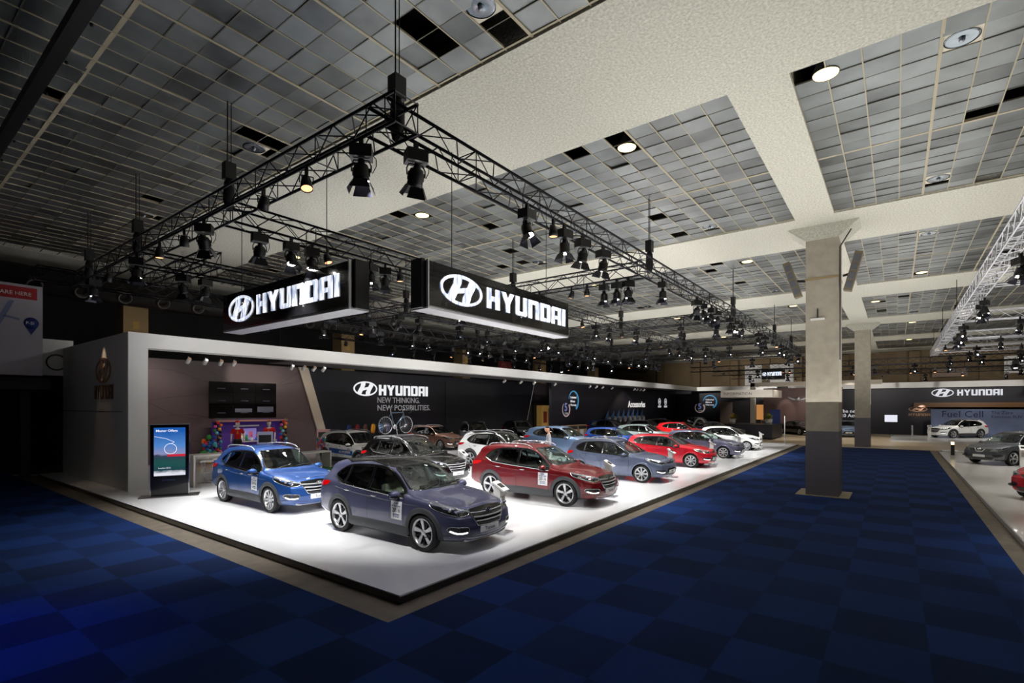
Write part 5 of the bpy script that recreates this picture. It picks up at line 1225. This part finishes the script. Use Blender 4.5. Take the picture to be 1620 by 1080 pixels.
# ------------------------------------------------------------------ info pillars beside the cars
def lectern(x, y, rz, lab, z=.12, first={}):
    if not first:
        o = empty('info_pillar', (x, y, z), rz); MB().box((-.19, -.2, 0), (.19, .22, .035), M_silver).build('base_plate', o)
        m = MB(); m.prism([(-.04, 0), (.10, 0), (.14, 1.06), (-.03, .92)], basis((-.11, 0, .03), (0, 1, 0), (0, 0, 1)), .22, M_wall); m.build('body', o)
        tp = MB(); T = TR((0, .02, 1.03), rx=.55); tp.box((-.13, -.17, -.02), (.13, .17, .015), M_wall, T); tpo = tp.build('top_plate', o)
        MB().box((-.085, -.07, .015), (.085, .07, .022), Msc, T).build('tablet', o)
        m = MB()
        for k in range(5): m.box((-.07, -.042, .80-.035*k), (.07-.02*(k % 2), -.032, .815-.035*k), mat('print_grey', (150, 120, 104), .6), TR((0, -.0, 0)))
        m.build('printed_text', o); first[0] = o
    else: o = copy_tree(first[0]); o.location = (x, y, z); o.rotation_euler = (0, 0, rz)
    return tag(o, lab, 'info pillar')
for k, (x, nm) in enumerate(((8.81, 'the slate blue SUV nearest the corner'), (14.35, 'the dark red SUV'), (19.8, 'the grey-blue hatchback'), (25.4, 'the bright red hatchback'), (30.7, 'the violet-grey hatchback'), (36.5, 'the small white hatchback'))): lectern(x, 6.95+.1*(k > 0), .15, 'white info pillar with tablet beside '+nm)
for k, (x, nm) in enumerate(((14.31, 'the black bicycle-carrying SUV'), (19.9, 'the partly hidden white SUV'), (26.3, 'the light steel-blue SUV'), (31.2, 'the vivid blue hatchback'), (37.2, 'the pale estate car'))): lectern(x, 13.1, .15, 'white info pillar with tablet beside '+nm)
lectern(25.3, 22.4, .3, 'white info pillar with tablet beside the copper brown crossover'); lectern(28.6, 22.4, .3, 'white info pillar with tablet beside the angled silver SUV')
lectern(57.3, -2.3, -pi/2, 'white info pillar beside the silver-white SUV at the far wall', .16); lectern(30.6, -4.35, -pi/2, 'white info pillar beside the grey crossover', .1)
# ------------------------------------------------------------------ screen totem at the platform edge
o = empty('screen_totem', (6.25, 18.1, .12), R(-26)); W_ = .98; H_ = 2.22
m = MB(); m.box((-W_/2, -.08, 0), (W_/2, .10, H_), M_black); m.build('housing', o)
m = MB(); m.box((-W_/2-.02, -.085, 0), (-W_/2, .1, H_), M_chr); m.box((W_/2, -.085, 0), (W_/2+.02, .1, H_), M_chr); m.box((-W_/2-.02, -.085, H_), (W_/2+.02, .1, H_+.02), M_silver); m.build('metal_rim', o)
MB().box((-.78, -.30, 0), (.78, .30, .025), mat('foot_steel', (96, 92, 92), .3, .8)).build('foot_plate', o)
def scrm():
    m = bpy.data.materials.new('screen_picture'); m.use_nodes = True; nt = m.node_tree; b = nt.nodes['Principled BSDF']; tc = nt.nodes.new('ShaderNodeTexCoord'); sp = nt.nodes.new('ShaderNodeSeparateXYZ'); r = nt.nodes.new('ShaderNodeValToRGB')
    nt.links.new(tc.outputs['Generated'], sp.inputs[0]); n = nt.nodes.new('ShaderNodeTexNoise'); n.inputs['Scale'].default_value = 3; mp = nt.nodes.new('ShaderNodeMapping'); mp.inputs['Scale'].default_value = (1, 1, 5); nt.links.new(tc.outputs['Generated'], mp.inputs[0]); nt.links.new(mp.outputs[0], n.inputs[0])
    ad = nt.nodes.new('ShaderNodeMath'); ad.operation = 'MULTIPLY_ADD'; ad.inputs[1].default_value = .10; nt.links.new(n.outputs['Fac'], ad.inputs[0]); nt.links.new(sp.outputs['Z'], ad.inputs[2]); nt.links.new(ad.outputs[0], r.inputs[0])
    el = r.color_ramp.elements; el[0].position = .10; el[0].color = (.78, .80, .88, 1); el[1].position = .155; el[1].color = (.01, .05, .07, 1)
    for p, c in ((.30, (.012, .08, .07)), (.42, (.02, .06, .08)), (.46, (.04, .05, .09)), (.50, (.26, .28, .5)), (.68, (.08, .24, .6)), (.98, (.01, .10, .42))):
        e = el.new(p); e.color = (*c, 1)
    nt.links.new(r.outputs[0], b.inputs['Emission Color']); b.inputs['Emission Strength'].default_value = .95; b.inputs['Base Color'].default_value = (.01, .01, .01, 1); b.inputs['Roughness'].default_value = .1; return m
MB().box((-.41, -.092, .64), (.41, -.086, 2.13), scrm()).build('screen', o)
m = MB(); Wg = glow('pict_white', (240, 240, 255), 1.0); n = 32
m.path([(.02+.16*cos(2*pi*k/n), -.095, 1.47+.16*sin(2*pi*k/n)) for k in range(n+1)], .008, Wg, 4); m.path([(-.40, -.095, 1.86), (-.1, -.095, 1.79), (.12, -.095, 1.68), (.05, -.095, 1.64)], .006, Wg, 4); m.build('ring_graphic', o)
MB().box((-.06, -.096, 1.23), (.41, -.092, 1.30), glow('pict_red', (220, 20, 50), .8)).build('red_graphic', o)
m = MB(); m.text('Master Offers', .10, basis((-.36, -.096, 2.0), (1, 0, 0), (0, 0, 1)), Wg, .001, bold=.002); m.text('London 2012', .06, basis((-.30, -.096, .86), (1, 0, 0), (0, 0, 1)), Wg, .001); m.text('JCDecaux', .085, basis((-.2, -.086, .48), (1, 0, 0), (0, 0, 1)), M_chr, .001, bold=.001); m.build('lettering', o)
tag(o, 'tall black advertising totem with lit picture screen at left of platform', 'screen totem')
# lounge furniture
Mq = mat('bar_white', (206, 202, 198), .5)
o = empty('bar_table', (7.35, 19.25, .12)); MB().box((0, 0, 1.04), (3.9, .7, 1.10), Mq).build('table_top', o)
for x in (0, 3.84): MB().box((x, 0, 0), (x+.06, .7, 1.04), Mq).build('end_panel', o)
tag(o, 'long white bar table behind the blue SUV and totem', 'table')
o = empty('low_counter', (12.2, 20.7, .12)); MB().box((0, 0, .70), (1.45, .7, .76), Mq).build('table_top', o); MB().box((1.39, 0, 0), (1.45, .7, .70), Mq).build('end_panel', o); MB().box((0, 0, 0), (.06, .7, .70), Mq).build('end_panel', o); tag(o, 'white low counter right of the blue SUV', 'counter')
def stool(x, y, lab):
    o = empty('bar_stool', (x, y, .12)); MB().lathe([(.22, 0), (.22, .015), (.03, .03)], M_chr, 24).build('base', o); MB().tube((0, 0, .02), (0, 0, .78), .028, M_chr).build('pole', o)
    m = MB(); m.box((-.22, -.2, .78), (.22, .2, .84), Mq); m.prism([(-.22, .84), (.22, .84), (.22, .96), (-.22, .96)], basis((0, .2, 0), (1, 0, 0), (0, 0, 1)), .04, Mq); m.build('seat', o)
    m = MB(); m.path([(-.17, -.18, .78), (-.17, -.22, .40), (.17, -.22, .40), (.17, -.18, .78)], .010, M_chr); m.build('footrest', o); tag(o, lab, 'bar stool')
stool(8.0, 20.0, 'white bar stool with chrome pole nearest the totem'); stool(8.6, 20.45, 'white bar stool with chrome pole further from the totem')
def display(x, y, rz, top, lab):
    o = empty('display_stand', (x, y, .12), rz); T = TR((0, 0, .95), rx=-.35)
    m = MB(); m.box((-.34, -.03, 0), (.34, .03, .12), top, T); m.box((-.34, -.03, .12), (-.27, .03, .50), top, T); m.box((.27, -.03, .12), (.34, .03, .50), top, T); m.box((-.34, -.03, .50), (.34, .03, .66), top, T); m.build('screen_frame', o)
    MB().box((-.27, -.02, .12), (.27, .0, .50), Msc, T).build('screen', o); m = MB(); m.box((-.34, -.0, 0), (-.28, .5, .95), Mq); m.box((.28, 0, 0), (.34, .5, .95), Mq); m.box((-.34, 0, .9), (.34, .5, .95), Mq); m.build('stand_frame', o); tag(o, lab, 'display stand')
display(12.25, 24.0, -.5, mat('lilac_frame', (180, 186, 226), .5), 'lilac-white framed slanted screen stand between the two mannequins')
display(15.5, 24.2, -.5, mat('pink_frame', (226, 170, 172), .5), 'pink-white framed slanted screen stand right of the mannequins')
o = MB(); o.box((12.6, 19.3, .12), (13.7, 21.6, .135), mat('green_turf', (52, 110, 60), .9)); tag(o.build('turf_mat'), 'small green turf mat on floor beside painted white SUV', 'mat')
# merchandise backdrop
o = empty('merchandise_backdrop', (11.45, 27.7, .12)); MB().box((0, 0, 0), (3.7, .1, 2.1), mat('violet_print', (72, 40, 130), .5, noise=(1.4, .5), emit=(70, 40, 130), es=.15)).build('panel', o)
MB().box((-.05, -.5, 2.0), (3.75, .1, 2.08), mat('warm_shelf', (150, 110, 96), .5)).build('canopy', o)
m = MB(); m.box((1.15, -.03, 1.0), (2.2, -.005, 1.62), mat('lilac_board', (150, 140, 220), .5, emit=(150, 140, 220), es=.25)); m.box((1.0, -.03, 1.72), (2.35, -.02, 1.80), M_white); m.box((1.35, -.04, 1.15), (1.6, -.03, 1.45), M_white); m.box((1.8, -.04, 1.15), (2.0, -.03, 1.45), mat('vinyl_pink2', (226, 120, 150), .5)); m.build('printed_board', o)
m = MB(); m.box((1.2, -.5, .92), (3.1, -.05, .96), Mq); m.build('shelf', o); tag(o, 'violet football merchandise backdrop under the video wall', 'backdrop')
rr2 = random.Random(2)
for k in range(7):
    m = MB(); m.tube((0, 0, 0), (0, 0, rr2.uniform(.15, .28)), .07, pc[k % 7] if k % 2 else M_white, n=12); m.ball((0, 0, .28), .05, pc[(k+2) % 7], 8, 6)
    tag(m.build('merchandise_cup', None, (12.75+k*.26, 27.4, 1.09)), 'small colourful souvenir on backdrop shelf between the mannequins', 'souvenir', 'souvenirs on the backdrop shelf')
for (x, nm) in ((11.55, 'left'), (15.0, 'right')):
    o = empty('ball_column', (x, 27.35, .12)); MB().tube((0, 0, 0), (0, 0, 2.1), .02, M_case).build('pole', o)
    m = MB()
    for k in range(30): a = k*2.4; m.ball((.14*cos(a), .14*sin(a), .15+k*.065), .085, pc[k % 7] if k % 3 else M_ink, 8, 6)
    m.build('coloured_balls', o); tag(o, 'column of small coloured balls at %s side of violet backdrop' % nm, 'decoration')
m = MB()
for k in range(46):
    m.ball((rr2.uniform(-.45, .45), rr2.uniform(-.2, .2), rr2.uniform(.1, .35)+rr2.random()**2*1.0), rr2.uniform(.06, .14), pc[k % 7], 8, 6)
o = m.build('colourful_flower_pile', None, (11.0, 26.9, .12)); tag(o, 'bright mixed pile of coloured ornaments left of first mannequin', 'decoration', kind='stuff')
# paint sample shells on the black wall
for k, (c, nm) in enumerate((((30, 50, 110), 'navy'), ((130, 10, 26), 'red'), ((92, 66, 50), 'brown'), ((220, 150, 30), 'yellow'), ((50, 92, 150), 'mid-blue'), ((90, 92, 120), 'grey-lilac'))):
    o = empty('paint_sample', (19.25+k*.62, 27.4, 1.15), .25); m = MB(); T = TR((0, 0, 0), ry=.16); P = []
    m.lathe([(.10, .62), (.19, .56), (.22, .40), (.20, .1), (.13, 0), (.001, 0)], paint('sample_'+nm, c), 16, T @ Matrix.Diagonal((1, .45, 1, 1)), cap=False); m.build('shell', o); MB().box((-.2, -.1, -.06), (.2, .1, 0), M_case).build('shelf_clip', o)
    MB().box((-.03, -.05, -1.03), (.03, .05, -.06), M_case).build('stand_leg', o)
    tag(o, '%s curved paint sample shape in the row before the black wall' % nm, 'paint sample')
# wheel display in front of accessories wall
fl = empty('wheel_display', (45.1, 22.4, .12)); MB().box((-.3, 0, 0), (9.1, .35, 1.25), M_case).build('bench', fl)
m = MB()
for k in range(8): m.prism([(k*1.2-.3, 1.2), (k*1.2+.85, 1.2), (k*1.2+.75, 2.5)], basis((0, .3, 0), (1, 0, 0), (0, 0, 1)), .04, mat('flag_blue', (48, 84, 130), .5))
m.build('pennant_panel', fl); tag(fl, 'low black bench with blue pennant panels before accessories wall', 'display bench')
wm = rim_mesh(.36, 'multi').mesh('display_rim')
for k in range(8):
    o = bpy.data.objects.new('display_wheel', wm); COL.objects.link(o); o.location = (45.4+k*1.2, 22.4, 1.37+.275); o.rotation_euler = (pi/2, 0, 0); tag(o, 'bare alloy wheel on display bench, %s from the left' % ordw[k], 'wheel', 'alloy wheels on the display bench')
Mwd = mat('pale_wood', (176, 146, 120), .6)
for k, (x, w_) in enumerate(((36.5, 1.9), (38.5, 1.5))):
    o = empty('wooden_cabinet', (x, 21.9, .12)); MB().box((0, 0, 0), (w_, .6, 1.2), Mwd).build('carcass', o); m = MB(); m.box((.08, -.01, .85), (w_-.08, 0, 1.12), mat('shelf_shadow', (40, 30, 26), .7)); m.build('shelf_shade_strip', o)  # dark strip on the front paints the shade of an open shelf
    m = MB(); m.box((.3, -.02, .1), (.9, -.005, .8), M_white); m.build('panel', o); tag(o, ('left' if k == 0 else 'right')+' one of two pale wooden cabinets beneath warranty mark', 'cabinet')
o = empty('simulator_pod', (53.0, 16.0, .12)); m = MB(); m.path([(0, .75*cos(pi*k/16), 1.55*sin(pi*k/16)) for k in range(17)], .09, M_wall, 8); m.build('arch', o); MB().box((-.2, -.5, 0), (1.2, .5, .45), M_wall).build('seat_base', o); tag(o, 'white arched pod behind the scarlet estate car', 'pod')
# ------------------------------------------------------------------ people
def skin_body(name, joints, edges, m, parent, sub=2):
    me = bpy.data.meshes.new(name); me.from_pydata([j[0] for j in joints], edges, []); o = bpy.data.objects.new(name, me); COL.objects.link(o)
    md = o.modifiers.new('s', 'SKIN'); sv = me.skin_vertices[0].data if me.skin_vertices else None
    if sv is None:
        bm = bmesh.new(); bm.from_mesh(me); bm.verts.layers.skin.verify(); bm.to_mesh(me); bm.free(); sv = me.skin_vertices[0].data
    for i, j in enumerate(joints): sv[i].radius = j[1] if hasattr(j[1], '__len__') else (j[1], j[1]); sv[i].use_root = (i == 0)
    o.modifiers.new('u', 'SUBSURF').levels = sub
    dg = bpy.context.evaluated_depsgraph_get(); m2 = bpy.data.meshes.new_from_object(o.evaluated_get(dg)); bpy.data.objects.remove(o)
    m2.materials.clear(); m2.materials.append(m)
    for p in m2.polygons: p.use_smooth = True; p.material_index = 0
    o = bpy.data.objects.new(name, m2); COL.objects.link(o); o.parent = parent; return o
def person(loc, rz, skinc, shirt, trousers, hairm, lab, arms, head_tilt=0, name='person', cap=None, cat='person', sleeves=.5, z=.12):
    o = empty(name, (loc[0], loc[1], z), rz)    # facing local -y
    def arm(s, a):
        sh, el, wr = a
        return [Vector((s*x[0], x[1], x[2])) for x in (sh, el, wr)]
    J = [((0, 0, .95), (.12, .09)), ((0, 0, 1.15), (.11, .085)), ((0, 0, 1.38), (.15, .095)), ((0, .0, 1.46), (.065, .06)), ((0, -.01, 1.52), (.045, .05))]
    E = [(0, 1), (1, 2), (2, 3), (3, 4)]
    hb_ = Vector((0, -.01-.06*head_tilt, 1.60))
    J += [((0, -.02-.05*head_tilt, 1.585), (.098, .108)), ((0, -.03-.09*head_tilt, 1.65-.02*head_tilt), (.112, .13)), ((0, -.02-.13*head_tilt, 1.73-.035*head_tilt), (.112, .135)), ((0, -.01-.15*head_tilt, 1.79-.05*head_tilt), (.08, .095))]; E += [(4, 5), (5, 6), (6, 7), (7, 8)]
    for s, a in ((-1, arms[0]), (1, arms[1])):
        sh, el, wr = arm(s, a); i = len(J); J += [(tuple(sh), .055), (tuple(el), .042), (tuple(wr), .03)]; E += [(2, i), (i, i+1), (i+1, i+2)]
        d = (wr-el).normalized(); palm = wr+d*.06; J += [(tuple(palm), (.035, .018))]; E += [(i+2, i+3)]; base = i+3
        lat = Vector((0, 1, 0)) if abs(d.z) > .6 else Vector((0, 0, 1))
        for q, (of, ln_) in enumerate(((-.026, .07), (-.009, .08), (.009, .078), (.026, .062))):
            k0 = len(J); J += [(tuple(palm+d*.03+lat*of), .009), (tuple(palm+d*(.03+ln_*.6)+lat*of*1.1), .008), (tuple(palm+d*(.03+ln_)+lat*of+Vector((-s*.012, 0, 0))), .007)]; E += [(base, k0), (k0, k0+1), (k0+1, k0+2)]
        k0 = len(J); J += [(tuple(wr+d*.04+lat*-.035), .01), (tuple(wr+d*.085+lat*-.05), .008)]; E += [(i+2, k0), (k0, k0+1)]
    for s in (-1, 1):
        i = len(J); J += [((s*.10, 0, .86), .09), ((s*.11, -.01, .50), .062), ((s*.12, .02, .10), .045), ((s*.13, -.10, .045), (.045, .035)), ((s*.14, -.17, .035), (.04, .025))]; E += [(0, i), (i, i+1), (i+1, i+2), (i+2, i+3), (i+3, i+4)]
    skin_body('body', J, E, skinc, o)
    hc = Vector((0, -.03-.12*head_tilt, 1.72-.03*head_tilt))
    f = MB(); f.ball(hc+Vector((0, -.105, -.01)), (.014, .022, .022), skinc, 8, 6)
    for s in (-1, 1): f.ball(hc+Vector((s*.032, -.083, .018)), (.012, .008, .007), M_ink, 8, 6); f.ball(hc+Vector((s*.085, .01, 0)), (.012, .022, .032), skinc, 8, 6)
    f.box(hc+Vector((-.024, -.097, -.052)), hc+Vector((.024, -.085, -.045)), mat('lip', (150, 80, 76), .6)); f.build('face', o)
    if hairm: h = MB(); h.ball(hc+Vector((0, .022, .045)), (.095, .105, .085), hairm, 16, 10); h.build('hair', o)
    if cap:
        h = MB(); h.ball(hc+Vector((0, .01, .055)), (.098, .112, .07), cap, 16, 10); h.box(hc+Vector((-.07, -.19, .045)), hc+Vector((.07, -.07, .06)), cap); h.build('cap', o)
    # shirt and trousers as slightly larger skins
    Js = [((0, 0, .88), (.175, .14)), ((0, 0, 1.02), (.172, .138)), ((0, 0, 1.18), (.17, .135)), ((0, 0, 1.36), (.205, .145)), ((0, 0, 1.46), (.12, .10))]; Es = [(0, 1), (1, 2), (2, 3), (3, 4)]
    for s, a in ((-1, arms[0]), (1, arms[1])):
        sh, el, wr = arm(s, a); i = len(Js)
        if sleeves < .7: Js += [(tuple(sh), .085), (tuple(sh+(el-sh)*.8), .078)]; Es += [(3, i), (i, i+1)]
        else: Js += [(tuple(sh), .085), (tuple(el), .068), (tuple(wr), .05)]; Es += [(3, i), (i, i+1), (i+1, i+2)]
    skin_body('shirt', Js, Es, shirt, o)
    Jt = [((0, 0, 1.0), (.15, .12)), ((0, 0, .90), (.16, .13))]; Et = [(0, 1)]
    for s in (-1, 1):
        i = len(Jt); Jt += [((s*.11, 0, .78), .115), ((s*.11, -.01, .46), .09), ((s*.12, .02, .07), .075)]; Et += [(1, i), (i, i+1), (i+1, i+2)]
    skin_body('trousers', Jt, Et, trousers, o)
    for s in (-1, 1): MB().ball((s*.135, -.08, .045), (.055, .15, .05), M_ink, 12, 6).build('shoe', o)
    return tag(o, lab, cat)
Msk = mat('skin', (198, 150, 124), .6); Mman = mat('mannequin_white', (232, 222, 212), .4); Mred = mat('tshirt_red', (204, 10, 22), .8)
relaxed = ((.20, 0, 1.38), (.27, .02, 1.12), (.28, -.06, .88)); bent = ((.20, 0, 1.38), (.26, -.02, 1.12), (.16, -.22, .98))
for k, (x, y, rz, lab) in enumerate(((11.95, 26.1, -.45, 'left mannequin in red t-shirt and red cap on plinth'), (13.55, 26.1, -.75, 'right mannequin in red t-shirt and dark cap on plinth'))):
    p = person((x, y), rz, Mman, Mred, M_ink, None, lab, (relaxed, relaxed), .3*k, 'mannequin', Mred if k == 0 else mat('cap_brown', (110, 50, 30), .7), 'mannequin', z=.37)
    m = MB(); m.prism([(-.05, 1.18), (.0, 1.36), (.05, 1.18), (.02, 1.18), (0, 1.26), (-.02, 1.18)], basis((0, -.125, 0), (1, 0, 0), (0, 0, 1)), .006, mat('print_gold', (200, 150, 60), .6)); m.build('chest_print', p)
    o = MB(); o.box((-.35, -.35, 0), (.35, .35, .25), M_case); tag(o.build('mannequin_plinth', None, (x, y, .12), ), 'black plinth under the %s mannequin' % ('left', 'right')[k], 'plinth')
person((21.0, 13.6), R(217), Msk, mat('grey_shirt', (150, 154, 160), .8), M_ink, mat('dark_hair', (30, 22, 20), .7), 'man in grey shirt looking down beside the light steel-blue SUV', (bent, bent), .55, sleeves=1)
